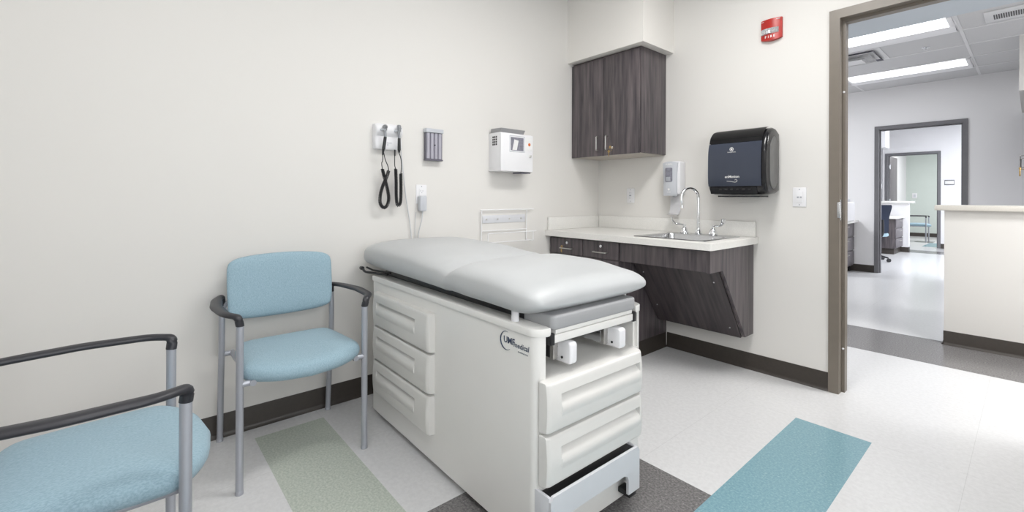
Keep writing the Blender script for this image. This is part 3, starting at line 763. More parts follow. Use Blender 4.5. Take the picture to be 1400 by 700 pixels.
# pull out step
bm = new()
wz = [(0.006, 0.076), (0.006, 0.212), (0.016, 0.226), (0.440, 0.226), (0.450, 0.212), (0.450, 0.076), (0.386, 0.076), (0.386, 0.128), (0.379, 0.143), (0.362, 0.150), (0.094, 0.150), (0.077, 0.143), (0.070, 0.128), (0.070, 0.076)]
add_prism(bm, wz, 'x', L+0.045, L+0.055)
add_box(bm, L-0.05, L+0.046, 0.006, 0.016, 0.08, 0.222, 0.002); add_box(bm, L-0.05, L+0.046, 0.440, 0.450, 0.08, 0.222, 0.002)
st = eo('step', bm, COOLWHITE, ang=30)
bm = new(); add_box(bm, L+0.001, L+0.047, 0.018, 0.438, 0.206, 0.219, 0.002); eo('tread', bm, BLACK, st)
for w in (0.038, 0.418):
    bm = new(); add_box(bm, L+0.0, L+0.05, w-0.02, w+0.02, 0.056, 0.0755, 0.003); eo('rubber_foot', bm, BLACK, st)
# levelling feet
for u, w in ((0.05, 0.05), (0.05, W-0.05), (L-0.08, 0.05), (L-0.08, W-0.05)):
    bm = new(); add_lathe(bm, [(0.016, 0), (0.018, 0.004), (0.018, 0.010), (0.007, 0.014), (0.007, 0.03)], (u, w, 0), 'z', 16); eo('foot', bm, BLACK)
# shelf opening: crossbar with black ends, stirrups
bm = new(); add_box(bm, L-0.018, L+0.006, 0.068, 0.478, 0.657, 0.683, 0.003); cb = eo('crossbar', bm, ENAMEL)
for w in (0.050, 0.478):
    bm = new(); add_box(bm, L-0.016, L+0.008, w, w+0.018, 0.652, 0.689, 0.003); eo('bar_end', bm, BLACK, cb)
bm = new(); add_lathe(bm, [(0.0, 0), (0.014, 0), (0.014, -0.012), (0.009, -0.02), (0, -0.02)], (L-0.06, W-0.046, 0.655), 'y', 16); eo('release_knob', bm, BLACK)
for w, u1 in ((0.105, L+0.012), (0.355, L+0.020)):
    bm = new()
    yz = rrect(w+0.0, w+0.068, 0.574, 0.648, 0.012, 4)
    add_prism(bm, rrect(u1-0.078, u1, 0.574, 0.646, 0.012, 4), 'y', w+0.028, w+0.062, 0.006)
    sp = eo('stirrup', bm, WHITEP, ang=50)
    bm = new(); add_box(bm, u1-0.36, u1-0.070, w+0.004, w+0.020, 0.586, 0.628, 0.002); eo('slide_arm', bm, BLACK if w < 0.2 else STEEL, sp)
    bm = new(); add_box(bm, u1-0.10, u1-0.055, w+0.006, w+0.0275, 0.582, 0.640, 0.002); eo('bracket', bm, NICKEL, sp)
    for du, z in ((-0.060, 0.622), (-0.060, 0.592), (-0.036, 0.592)): bm = new(); add_lathe(bm, [(0.0042, 0), (0.0042, -0.0025), (0, -0.003)], (u1+du, w+0.028, z), 'y', 10); eo('screw', bm, BLACK, sp)
# foot extension cushion on the cap
bm = new(); add_prism(bm, rrect(0.80, L+0.012, 0.056, 0.492, 0.02, 4, corners=(1, 0, 0, 1)), 'z', 0.698, 0.744, 0.009, 3); fc = eo('foot_cushion', bm, VINYL2, ang=50)
bm = new(); add_box(bm, 0.9, L+0.004, 0.075, 0.475, 0.6845, 0.698, 0.002); eo('cushion_board', bm, ENAMEL, fc)
# posts and black underframe that carry the pad
for u, w in ((1.096, 0.020), (1.150, W-0.025)):
    bm = new(); add_tube(bm, [(u, w, 0.707), (u, w, 0.748)], 0.013, 16); eo('support_post', bm, WHITEP)
bm = new(); add_box(bm, 0.02, 1.10, 0.055, W-0.055, 0.7085, 0.735, 0.002)
bmesh.ops.delete(bm, geom=[], context='FACES')
uf = eo('underframe', bm, BLACK)
bm = new(); add_tube(bm, fillet([(0.10, 0.03, 0.722), (0.00, -0.005, 0.722), (-0.05, -0.025, 0.722), (-0.085, -0.025, 0.735)], 0.02), 0.006, 8); add_tube(bm, [(0.10, 0.045, 0.728), (-0.045, 0.015, 0.728), (-0.085, -0.002, 0.740)], 0.005, 8)
add_lathe(bm, [(0, 0), (0.010, 0.002), (0.010, 0.022), (0, 0.024)], (-0.105, -0.025, 0.737), 'x', 12)
eo('release_lever', bm, BLACK)
# pads
def pad(u0, u1, topf, botf, wf, shear0=0.0, shear1=0.0, r0=0.06, r1=0.06, nu=44, ns=40):
    """lofted cushion; section = superellipse; shear tilts the end faces"""
    bm = new(); rings = []
    for i in range(nu+1):
        t = i/nu; s = 0.5-0.5*math.cos(PI*t); u = u0+(u1-u0)*s
        e0 = min(1, (u-u0)/r0); e1 = min(1, (u1-u)/r1)
        k = math.sqrt(max(0, 1-(1-e0)**2))*math.sqrt(max(0, 1-(1-e1)**2))
        zt, zb = topf(u), botf(u); zc = zb+(zt-zb)*0.42
        ht, hb = (zt-zc)*(0.10+0.90*k), (zc-zb)*(0.25+0.75*k)
        wc, hw = wf(u, e0, e1); ring = []
        for j in range(ns):
            a = 2*PI*j/ns; c, s_ = math.cos(a), math.sin(a)
            n = 3.4
            cc = math.copysign(abs(c)**(2/n), c); ss = math.copysign(abs(s_)**(2/n), s_)
            z = zc+ss*(ht if ss > 0 else hb)
            # top is gently crowned
            uu = u+(shear0*(1-t)+shear1*t)*((z-zc)/0.06)
            ring.append(bm.verts.new((uu, wc+cc*hw, z)))
        rings.append(ring)
    for a, b in zip(rings, rings[1:]):
        for j in range(ns): bm.faces.new((a[j], a[(j+1) % ns], b[(j+1) % ns], b[j]))
    bm.faces.new(list(reversed(rings[0]))); bm.faces.new(rings[-1])
    return bm
def lerp(x, pts):
    for (a, b), (c, d) in zip(pts, pts[1:]):
        if x <= c:
            t = max(0, min(1, (x-a)/(c-a))); t = t*t*(3-2*t); return b+(d-b)*t
    return pts[-1][1]
def wfun(r0, r1, hw=0.302):
    def f(u, e0, e1):
        k = 1.0
        a = (1-math.sqrt(max(0, 1-(1-e0)**2)))*r0; b = (1-math.sqrt(max(0, 1-(1-e1)**2)))*r1
        return 0.285, hw-a-b
    return f
bm = pad(-0.185, 0.745, lambda u: lerp(u, [(-0.185, 0.872), (0.05, 0.888), (0.35, 0.882), (0.60, 0.862), (0.745, 0.838)]), lambda u: lerp(u, [(-0.185, 0.745), (0.1, 0.730), (0.745, 0.729)]), wfun(0.10, 0.014), 0.0, 0.035, 0.13, 0.03)
eo('back_cushion', bm, VINYL, ang=80)
bm = pad(0.690, 1.232, lambda u: lerp(u, [(0.69, 0.856), (0.80, 0.870), (0.95, 0.869), (1.232, 0.838)]), lambda u: lerp(u, [(0.69, 0.733), (0.9, 0.727), (1.12, 0.727), (1.232, 0.745)]), wfun(0.012, 0.045, 0.308), 0.035, 0.0, 0.075, 0.085)
eo('seat_cushion', bm, VINYL, ang=80)

# ------------------------------------------------------------------ base cabinet, sink cabinet, countertop
def bar_handle(parent, a, b, out, r=0.0042, m=NICKEL):
    a, b, out = Vector(a), Vector(b), Vector(out)
    bm = new(); add_tube(bm, fillet([a, a+out, b+out, b], 0.010, 4), r, 10); return obj('handle', bm, m, parent)
CX1 = 1.262
bc = thing('base_cabinet', 'dark wood base cabinet with two drawers in the corner under the counter', 'cabinet', (0.32, -0.3, 0))
bm = new(); add_box(bm, 0.004, 0.648, -0.580, -0.004, 0.105, 0.818, 0.001); obj('body', bm, WOOD, bc)
bm = new(); add_box(bm, 0.004, 0.646, -0.535, -0.004, 0.0, 0.105); pl = obj('plinth', bm, RUBBER, bc)
bm = new(); prof = [(0, 0.001), (0.014, 0.001), (0.006, 0.012), (0.003, 0.022), (0.003, 0.104), (0, 0.105)]
A = [bm.verts.new((0.6465+d, -0.535, z)) for d, z in prof]; B = [bm.verts.new((0.6465+d, -0.017, z)) for d, z in prof]
for i in range(len(prof)): bm.faces.new((A[i], A[(i+1) % len(prof)], B[(i+1) % len(prof)], B[i]))
bm.faces.new(A); bm.faces.new(list(reversed(B))); obj('cove_strip', bm, RUBBER, pl)
for i, (x0, x1) in enumerate(((0.012, 0.333), (0.338, 0.646))):
    bm = new(); add_box(bm, x0, x1, -0.600, -0.581, 0.690, 0.808, 0.0012); d = obj('drawer', bm, WOOD, bc)
    xc = (0.188, 0.498)[i]
    bar_handle(d, (xc-0.056, -0.600, 0.735), (xc+0.056, -0.600, 0.735), (0, -0.026, 0))
    bm = new(); add_lathe(bm, [(0.0, 0), (0.0105, 0), (0.0105, 0.004), (0.008, 0.006), (0, 0.006)], (xc+(0.0 if i == 0 else 0.002), -0.6, 0.775), 'y', 16); bmesh.ops.scale(bm, vec=(1, -1, 1), space=Matrix.Translation((0, 0.6, 0)), verts=bm.verts[:]); obj('lock', bm, CHROME, d)
    bm = new(); add_box(bm, x0, x1, -0.600, -0.581, 0.112, 0.686, 0.0012); d = obj('door', bm, WOOD, bc)
    xh = 0.300 if i == 0 else 0.372
    bar_handle(d, (xh, -0.600, 0.50), (xh, -0.600, 0.61), (0, -0.026, 0))
def key(x, y, z, label, s=1.0):
    bm = new()
    P = [Vector((x+0.0075*math.cos(a), y, z+0.0075*math.sin(a))) for a in [2*PI*k/14 for k in range(14)]]
    add_tube(bm, P, 0.0022, 6, closed=True)
    add_box(bm, x-0.0028, x+0.0028, y-0.0012, y+0.0012, z-0.046*s, z-0.007, 0.0006)
    add_box(bm, x-0.009, x-0.002, y-0.0012, y+0.0012, z-0.040*s, z-0.022*s, 0.0006)
    return tag(obj('key', bm, BRASS), label, 'key')
key(0.160, -0.628, 0.748, 'brass key hanging at the left drawer handle under the counter')

sc = thing('sink_cabinet', 'dark wood wall hung sink cabinet with sloped knee panel under the sink', 'cabinet', (0.96, -0.3, 0.235))
bm = new(); add_prism(bm, [(-0.600, 0.818), (-0.600, 0.686), (-0.440, 0.686), (-0.125, 0.235), (-0.001, 0.235), (-0.001, 0.818)], 'x', 1.243, CX1, 0.0008, 1); obj('side_panel', bm, WOOD, sc)
bm = new(); add_box(bm, 0.655, 1.2425, -0.598, -0.580, 0.690, 0.808, 0.001); obj('apron', bm, WOOD, sc)
n = Vector((0, -0.451, -0.315)).normalized()      # outward normal of the slope (y,z)
bm = new(); o = 0.016
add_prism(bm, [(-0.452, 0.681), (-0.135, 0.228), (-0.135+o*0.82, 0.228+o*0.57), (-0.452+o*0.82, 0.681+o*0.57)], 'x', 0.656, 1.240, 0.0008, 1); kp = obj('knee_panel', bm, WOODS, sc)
for (x, yy) in ((0.705, 0.17), (1.190, 0.17), (0.705, 0.72), (1.190, 0.86)):
    y = -0.452+(0.317)*yy; z = 0.681-0.453*yy
    bm = new(); add_lathe(bm, [(0, 0), (0.0055, 0), (0.0045, 0.003), (0, 0.0035)], (0, 0, 0), 'z', 12)
    M = basis((x, y-0.0003, z-0.0002), (1, 0, 0), Vector((0, -0.57, 0.82)).normalized(), Vector((0, -0.82, -0.57)).normalized()); bm.transform(M); obj('screw', bm, CHROME, kp)

SX0, SX1, SY0, SY1 = 0.735, 1.215, -0.575, -0.075     # sink outer
ct = thing('countertop', 'white laminate countertop with backsplash along the wall', 'countertop', (0.64, -0.32, 0.819))
bm = new(); zt, zb = 0.860, 0.819; F = -0.645; xe = 1.290
hx0, hx1, hy0, hy1 = SX0+0.02, SX1-0.02, SY0+0.02, SY1-0.02
XS = [0.003, hx0, hx1, xe]; YS = [F, hy0, hy1, -0.003]
TT = {}
for i in range(4):
    for j in range(4):
        for z in (zb, zt): TT[i, j, z] = bm.verts.new((XS[i], YS[j], z))
for i in range(3):
    for j in range(3):
        if i == 1 and j == 1: continue
        for z in (zb, zt): bm.faces.new((TT[i, j, z], TT[i+1, j, z], TT[i+1, j+1, z], TT[i, j+1, z]))
for a, b in [((i, 0), (i+1, 0)) for i in range(3)]+[((i, 3), (i+1, 3)) for i in range(3)]+[((0, j), (0, j+1)) for j in range(3)]+[((3, j), (3, j+1)) for j in range(3)]+[((1, 1), (2, 1)), ((2, 1), (2, 2)), ((2, 2), (1, 2)), ((1, 2), (1, 1))]:
    bm.faces.new((TT[a[0], a[1], zb], TT[b[0], b[1], zb], TT[b[0], b[1], zt], TT[a[0], a[1], zt]))
bmesh.ops.recalc_face_normals(bm, faces=bm.faces[:])
vert = [e for e in bm.edges if abs(e.verts[0].co.z-e.verts[1].co.z) > 0.02 and abs(e.verts[0].co.x-xe) < 1e-4 and abs(e.verts[0].co.y-F) < 1e-4]
bmesh.ops.bevel(bm, geom=vert, offset=0.012, segments=4, profile=0.5, affect='EDGES')
es = [e for e in bm.edges if len(e.link_faces) == 2 and e.calc_face_angle(0) > 1.2 and max(v.co.z for v in e.verts)-min(v.co.z for v in e.verts) < 1e-5 and e.verts[0].co.z > zt-1e-4 and (e.verts[0].co.y < F+0.013 or e.verts[0].co.x > xe-0.013)]
bmesh.ops.bevel(bm, geom=es, offset=0.002, segments=1, profile=0.5, affect='EDGES')
slab = obj('slab', bm, COUNTER, ct, ang=25)
bm = new(); add_box(bm, 0.024, 1.279, -0.022, -0.003, 0.8605, 0.958, 0.002); obj('backsplash', bm, COUNTER, ct)
bm = new(); add_box(bm, 0.003, 0.022, -0.622, -0.003, 0.8605, 0.958, 0.002); obj('side_splash', bm, COUNTER, ct)

# drop-in sink
sk = thing('sink', 'stainless steel drop-in sink set in the white countertop', 'sink', (0.975, -0.325, 0.86))
bm = new()
def rr3(x0, x1, y0, y1, r, z, k=5): return [bm.verts.new((x, y, z)) for x, y in rrect(x0, x1, y0, y1, r, k)]
zr = 0.8605
by0, by1 = SY0+0.035, SY1-0.105
loops = [rr3(SX0, SX1, SY0, SY1, 0.02, zr), rr3(SX0+0.004, SX1-0.004, SY0+0.004, SY1-0.004, 0.018, zr+0.004),
         rr3(SX0+0.034, SX1-0.034, by0, by1, 0.05, zr+0.003), rr3(SX0+0.040, SX1-0.040, by0+0.006, by1-0.006, 0.045, zr-0.006),
         rr3(SX0+0.046, SX1-0.046, by0+0.012, by1-0.012, 0.045, zr-0.13), rr3(SX0+0.06, SX1-0.06, by0+0.026, by1-0.026, 0.035, zr-0.150)]
for a, b in zip(loops, loops[1:]):
    n_ = len(a)
    for i in range(n_): bm.faces.new((a[i], a[(i+1) % n_], b[(i+1) % n_], b[i]))
bm.faces.new(loops[-1]); obj('basin', bm, STEEL, sk, ang=50)
bm = new(); add_lathe(bm, [(0.0, 0.0), (0.04, 0), (0.043, 0.003), (0.03, 0.004), (0.0, 0.003)], (0.975, -0.36, zr-0.149), 'z', 24); obj('drain', bm, CHROME, sk)

fa = thing('faucet', 'chrome gooseneck faucet with two wrist blade handles behind the sink', 'faucet', (0.935, -0.115, 0.865))
FZ = 0.865; FY = -0.112
fx = 0.948
bm = new(); add_lathe(bm, [(0.024, 0), (0.024, 0.004), (0.020, 0.008), (0.017, 0.025), (0.0125, 0.032), (0.0125, 0.042), (0.0095, 0.045)], (fx, FY, FZ), 'z', 24)
obj('base', bm, CHROME, fa)
P = [Vector((fx, FY, FZ+0.04)), Vector((fx, FY, 1.00)), Vector((fx, FY, 1.105))]
R_ = 0.066; dirv = Vector((-0.46, -0.888, 0)).normalized()
for k in range(1, 15):
    a = PI*k/14*1.04; P.append(Vector((fx, FY, 1.110))+dirv*(R_-R_*math.cos(a))+Vector((0, 0, R_*math.sin(a))))
P.append(P[-1]+Vector((0, 0, -0.045))+dirv*(-0.004))
bm = new(); add_tube(bm, P, 0.0102, 16); add_tube(bm, [P[-1]+Vector((0, 0, 0.004)), P[-1]+Vector((0, 0, -0.014))], 0.0108, 16); obj('spout', bm, CHROME, fa)
for s, x in ((-1, fx-0.102), (1, fx+0.102)):
    bm = new(); add_lathe(bm, [(0.027, 0), (0.028, 0.003), (0.026, 0.016), (0.018, 0.036), (0.011, 0.044), (0.011, 0.060), (0.0, 0.063)], (x, FY, FZ), 'z', 24); h = obj('valve', bm, CHROME, fa)
    bm = new(); z0 = FZ+0.062; pts = smooth([(x, FY, z0-0.004), (x+s*0.03, FY-0.004, z0), (x+s*0.058, FY-0.012, z0+0.004), (x+s*0.076, FY-0.022, z0+0.024), (x+s*0.082, FY-0.028, z0+0.048)], 5)
    add_tube(bm, pts, 0.004, 12, r2=0.0085, rads=[0.0048+0.0030*min(1, i/10) for i in range(len(pts))]); obj('wrist_blade', bm, CHROME, h)

# ------------------------------------------------------------------ wall cabinet
wc = thing('wall_cabinet', 'dark wood two door wall cabinet hanging in the corner above the counter', 'cabinet', (0.32, -0.17, 1.427))
bm = new(); add_box(bm, 0.004, 0.636, -0.327, -0.001, 1.433, 2.184, 0.0008)
obj('body', bm, WOOD, wc)
bm = new(); add_box(bm, 0.02, 0.620, -0.327, -0.004, 1.4275, 1.4335, 0.0008); obj('underside', bm, CABIN, wc)
for i, (x0, x1) in enumerate(((0.006, 0.318), (0.3225, 0.630))):
    bm = new(); add_box(bm, x0, x1, -0.348, -0.329, 1.428, 2.166, 0.0012); d = obj('door', bm, WOOD, wc)
    xh = (0.272, 0.360)[i]
    bar_handle(d, (xh, -0.348, 1.470), (xh, -0.348, 1.574), (0, -0.024, 0), 0.0045)
    if i == 1:
        bm = new(); add_lathe(bm, [(0.0, 0), (0.010, 0), (0.010, -0.005), (0, -0.006)], (0.408, -0.348, 1.480), 'y', 16); obj('lock', bm, CHROME, d)
bm = new(); add_tube(bm, [(0.408, -0.3535, 1.480), (0.408, -0.378, 1.478)], 0.002, 6)
P = [Vector((0.408+0.013*math.cos(a), -0.378, 1.466+0.013*math.sin(a))) for a in [2*PI*k/16 for k in range(16)]]
add_tube(bm, P, 0.0012, 6, closed=True); add_box(bm, 0.399, 0.417, -0.380, -0.376, 1.474, 1.492, 0.003)
add_box(bm, 0.394, 0.400, -0.381, -0.379, 1.415, 1.456, 0.0006); add_lathe(bm, [(0.010, -0.0012), (0.010, 0.0012)], (0.397, -0.380, 1.452), 'y', 14)
tag(obj('key', bm, BRASS), 'brass keys hanging from the lock of the dark wall cabinet', 'key')

# ------------------------------------------------------------------ things on the sink wall
# soap dispenser
sd = thing('soap_dispenser', 'white and grey touch free soap dispenser with drip tray above the sink', 'soap dispenser', (0.735, 0, 1.13))
bm = new(); add_prism(bm, rrect(0.672, 0.795, 1.135, 1.375, 0.014, 4), 'y', -0.082, 0.0, 0.006); obj('housing', bm, WHITEP, sd, ang=50)
bm = new(); nx, nz = 10, 16; V = []
for i in range(nx+1):
    col = []
    for j in range(nz+1):
        u, v = i/nx*2-1, j/nz*2-1
        hw = 0.056+0.004*v-0.006*(1-v*v); x = 0.7255+u*hw
        z = 1.250+v*0.124-(0.012*u*u if v > 0.9 else 0)
        y = -0.086-0.024*(1-u*u*0.5)*(1-0.35*abs(v)**4)
        col.append(bm.verts.new((x, y, z)))
    V.append(col)
for i in range(nx):
    for j in range(nz): bm.faces.new((V[i][j], V[i+1][j], V[i+1][j+1], V[i][j+1]))
ex = bmesh.ops.extrude_edge_only(bm, edges=[e for e in bm.edges if len(e.link_faces) == 1])
for v in [g for g in ex['geom'] if isinstance(g, bmesh.types.BMVert)]: v.co.y = -0.083
cv = obj('front_cover', bm, GREYP, sd, ang=50)
bm = new(); add_prism(bm, rrect(0.697, 0.751, 1.226, 1.328, 0.008, 3), 'y', -0.1125, -0.105, 0.0015); obj('level_window', bm, DARKW, cv)
bm = new(); add_box(bm, 0.704, 0.738, -0.1132, -0.1125, 1.232, 1.262, 0.0003); obj('refill', bm, GREYT, cv)
bm = new(); M = basis((0.726, -0.1085, 1.352), (1, 0, 0), (0, 0, 1), (0, -1, 0)); add_text(bm, 'PURELL', M, 0.017, 0.02, 0.015)
add_lathe(bm, [(0.008, 0), (0.008, -0.0012), (0, -0.0012)], (0.726, -0.1115, 1.172), 'y', 14)
add_box(bm, 0.712, 0.740, -0.1105, -0.1095, 1.150, 1.154)
obj('print', bm, WHITET, cv)
bm = new(); add_box(bm, 0.737, 0.757, -0.075, -0.055, 1.118, 1.136, 0.003); obj('nozzle', bm, GREYP, sd)
bm = new(); V = []
for i in range(5):
    x = 0.703+i*0.0205
    V.append([bm.verts.new((x, y, z)) for y, z in ((-0.050, 1.136), (-0.048, 1.08), (-0.052, 1.03), (-0.066, 1.000), (-0.090, 0.988), (-0.108, 0.992))])
for a, b in zip(V, V[1:]):
    for j in range(5): bm.faces.new((a[j], b[j], b[j+1], a[j+1]))
bmesh.ops.solidify(bm, geom=bm.faces[:], thickness=0.003); obj('drip_tray', bm, WHITEP, sd)

# paper towel dispenser
td = thing('paper_towel_dispenser', 'large black and smoky blue paper towel dispenser on the wall', 'towel dispenser', (1.235, 0, 1.13))
x0, x1 = 1.066, 1.415
prof = [(-0.001, 1.150), (-0.05, 1.135), (-0.150, 1.128), (-0.196, 1.135), (-0.214, 1.160), (-0.222, 1.20), (-0.226, 1.27), (-0.225, 1.38), (-0.215, 1.44), (-0.190, 1.495), (-0.150, 1.530), (-0.10, 1.545), (-0.06, 1.542), (-0.001, 1.515)]
def shrink(pr, d, cy=-0.113, cz=1.335):
    return [(cy+(y-cy)*(1-d/0.113), cz+(z-cz)*(1-d/0.2)) for y, z in pr]
bm = new(); add_prism(bm, shrink(prof, 0.004), 'x', x0, x1, 0.018, 4); obj('housing', bm, BLACKG, td, ang=50)
# front cover skin
def skin(bm, pr, xa, xb, th):
    A = [bm.verts.new((xa, y, z)) for y, z in pr]; B = [bm.verts.new((xb, y, z)) for y, z in pr]
    for i in range(len(pr)-1): bm.faces.new((A[i], B[i], B[i+1], A[i+1]))
    bmesh.ops.solidify(bm, geom=bm.faces[:], thickness=th)
fine = [tuple(v)[1:] for v in smooth([(0, y, z) for y, z in [(-0.2215, 1.185), (-0.2285, 1.23), (-0.230, 1.28), (-0.229, 1.38), (-0.222, 1.425), (-0.212, 1.455)]], 4)]
bm = new(); skin(bm, fine, x0+0.004, x1-0.026, 0.003); cov = obj('front_cover', bm, TOWELF, td, ang=60)
fine2 = [tuple(v)[1:] for v in smooth([(0, y, z) for y, z in [(-0.2115, 1.457), (-0.195, 1.497), (-0.153, 1.5335), (-0.100, 1.549)]], 4)]
bm = new(); skin(bm, fine2, x0+0.004, x1-0.026, 0.003); obj('upper_cover', bm, BLACK, td, ang=60)
side = [tuple(v)[1:] for v in smooth([(0, y, z) for y, z in [(-0.055, 1.205), (-0.10, 1.170), (-0.145, 1.180), (-0.168, 1.22), (-0.172, 1.30), (-0.170, 1.40), (-0.150, 1.455), (-0.110, 1.485), (-0.070, 1.470), (-0.050, 1.43), (-0.048, 1.30), (-0.055, 1.205)]], 4)][:-1]
bm = new(); add_prism(bm, side, 'x', x1, x1+0.004, 0.0015); obj('side_panel', bm, TOWELS, td, ang=30)
bm = new(); add_prism(bm, [(-0.219, 1.178), (-0.2215, 1.178), (-0.2045, 1.137), (-0.200, 1.137)], 'x', x0+0.012, x1-0.055); 
for k in range(6): add_box(bm, x0+0.07+k*0.035, x0+0.088+k*0.035, -0.2185, -0.2145, 1.160, 1.170)
obj('tear_bar', bm, BLACKG, td)
bm = new(); add_box(bm, x0+0.055, x1-0.045, -0.20, -0.06, 1.117, 1.127, 0.002); obj('paper_lip', bm, BLACK, td)
bm = new(); M = basis((1.222, -0.2308, 1.243), (1, 0, 0), (0, 0, 1), (0, -1, 0))
add_text(bm, 'enMotion', M, 0.0225, 0.01, 0.012)
M2 = basis((1.219, -0.2308, 1.396), (1, 0, 0), (0, 0, 1), (0, -1, 0)); add_text(bm, 'Georgia-Pacific', M2, 0.0085, 0.02, 0.01)
P = [Vector((1.219+0.0105*math.cos(a), -0.2305, 1.414+0.0105*math.sin(a))) for a in [2*PI*k/20 for k in range(20)]]; add_tube(bm, P, 0.0016, 6, closed=True)
add_lathe(bm, [(0.0055, 0.0), (0.0055, -0.0012), (0, -0.0012)], (1.219, -0.2298, 1.414), 'y', 14)
add_tube(bm, smooth([(1.190, -0.2294, 1.216), (1.215, -0.2296, 1.214), (1.240, -0.2292, 1.209), (1.252, -0.2290, 1.217), (1.246, -0.2296, 1.226), (1.238, -0.2298, 1.222)], 5), 0.0011, 6)
obj('print', bm, WHITET, cov)

# fire alarm
al = thing('fire_alarm', 'red fire alarm strobe high on the wall beside the doorway', 'fire alarm', (1.368, 0, 2.165))
bm = new()
NX = 14; Pf = []
xa, xb = 1.308, 1.428
# rounded front, plate narrower at the bottom (a bowed bottom edge)
V = []
for i in range(NX+1):
    u = i/NX*2-1; x = 1.368+u*0.060; zb = 2.098+0.012*u*u; y = -0.016-0.016*(1-u*u)
    V.append([bm.verts.new((x, 0.0, zb)), bm.verts.new((x, y, zb)), bm.verts.new((x, y, 2.232)), bm.verts.new((x, 0.0, 2.232))])
for a, b in zip(V, V[1:]):
    for j in range(3): bm.faces.new((a[j], b[j], b[j+1], a[j+1]))
bm.faces.new(V[0]); bm.faces.new(list(reversed(V[-1])))
bmesh.ops.bevel(bm, geom=[e for e in bm.edges if len(e.link_faces) == 2 and e.calc_face_angle(0) > 1.0], offset=0.003, segments=2, affect='EDGES')
obj('housing', bm, REDP, al, ang=35)
bm = new(); V = []
for i in range(NX+1):
    u = i/NX*2-1; x = 1.362+u*0.050; y = -0.018-0.016*(1-u*u); q = 0.011*(1 if i % 2 else 0.6)
    V.append([bm.verts.new((x, y+0.004, 2.137)), bm.verts.new((x, y-q, 2.142)), bm.verts.new((x, y-q-0.004, 2.157)), bm.verts.new((x, y-q, 2.172)), bm.verts.new((x, y+0.004, 2.177))])
for a, b in zip(V, V[1:]):
    for j in range(4): bm.faces.new((a[j], b[j], b[j+1], a[j+1]))
bm.faces.new(V[0]); bm.faces.new(list(reversed(V[-1]))); obj('strobe_lens', bm, LENS, al, ang=20)
bm = new(); M = basis((1.364, -0.0335, 2.121), (1, 0, 0), (0, 0, 1), (0, -1, 0))
for k, chh in enumerate('FIRE'):
    u = (-1.5+k)*0.28; add_text(bm, chh, basis((1.364+u*0.058, -0.0325+0.016*u*u*0.6, 2.121), (1, 0.35*u, 0), (0, 0, 1), (0.35*u, -1, 0)), 0.021, 0.04, 0.02)
add_box(bm, 1.312, 1.330, -0.0245, -0.0215, 2.221, 2.2235); add_box(bm, 1.398, 1.420, -0.0275, -0.0225, 2.221, 2.2235)
obj('lettering', bm, WHITET, al)

def plate(label, cat, c, ax, kind, name='outlet'):
    """70 x 115 wall plate; ax 'x' = on the wall x=0 facing +x, 'y' = on y=0 facing -y"""
    x, y, z = c
    if ax == 'y': f = lambda a, b, d0, d1, z0, z1: (x+a, x+b, -d1, -d0, z0, z1)
    else: f = lambda a, b, d0, d1, z0, z1: (d0, d1, y+a, y+b, z0, z1)
    t = thing(name, label, cat, c)
    bm = new(); add_box(bm, *f(-0.0365, 0.0365, 0, 0.006, z-0.058, z+0.058), bev=0.003); obj('plate', bm, WHITEP, t)
    bm = new(); add_box(bm, *f(-0.017, 0.017, 0.006, 0.009, z-0.034, z+0.034), bev=0.001); ins = obj('receptacle', bm, WHITEP, t)
    bm = new()
    if kind == 'duplex':
        for dz in (-0.019, 0.019):
            add_box(bm, *f(-0.008, -0.0055, 0.009, 0.0096, z+dz-0.004, z+dz+0.006)); add_box(bm, *f(0.0055, 0.008, 0.009, 0.0096, z+dz-0.004, z+dz+0.006)); add_box(bm, *f(-0.0025, 0.0025, 0.009, 0.0096, z+dz-0.012, z+dz-0.008))
    elif kind == 'gfci':
        for dz in (-0.021, 0.021):
            add_box(bm, *f(-0.008, -0.0055, 0.009, 0.0096, z+dz-0.004, z+dz+0.006)); add_box(bm, *f(0.0055, 0.008, 0.009, 0.0096, z+dz-0.004, z+dz+0.006))
        add_box(bm, *f(-0.009, 0.009, 0.009, 0.0105, z-0.005, z+0.005))
    else:
        add_box(bm, *f(-0.012, -0.002, 0.009, 0.0098, z-0.006, z+0.004)); add_box(bm, *f(0.003, 0.013, 0.009, 0.0098, z-0.006, z+0.004))
    obj('slots', bm, GREYT, ins)
    for dz in (-0.046, 0.046):
        bm = new(); add_box(bm, *f(-0.003, 0.003, 0.006, 0.0068, z+dz-0.003, z+dz+0.003), bev=0.001); obj('screw', bm, GREYT, t)
    return t
plate('white wall outlet between the cabinet and the counter', 'outlet', (0.329, 0, 1.128), 'y', 'gfci')
plate('white wall plate between the towel dispenser and the door frame', 'wall plate', (1.522, 0, 1.118), 'y', 'data', 'wall_plate')
plate('white wall outlet left of the wire rack with an adapter plugged in', 'outlet', (0, -1.712, 1.128), 'x', 'duplex')

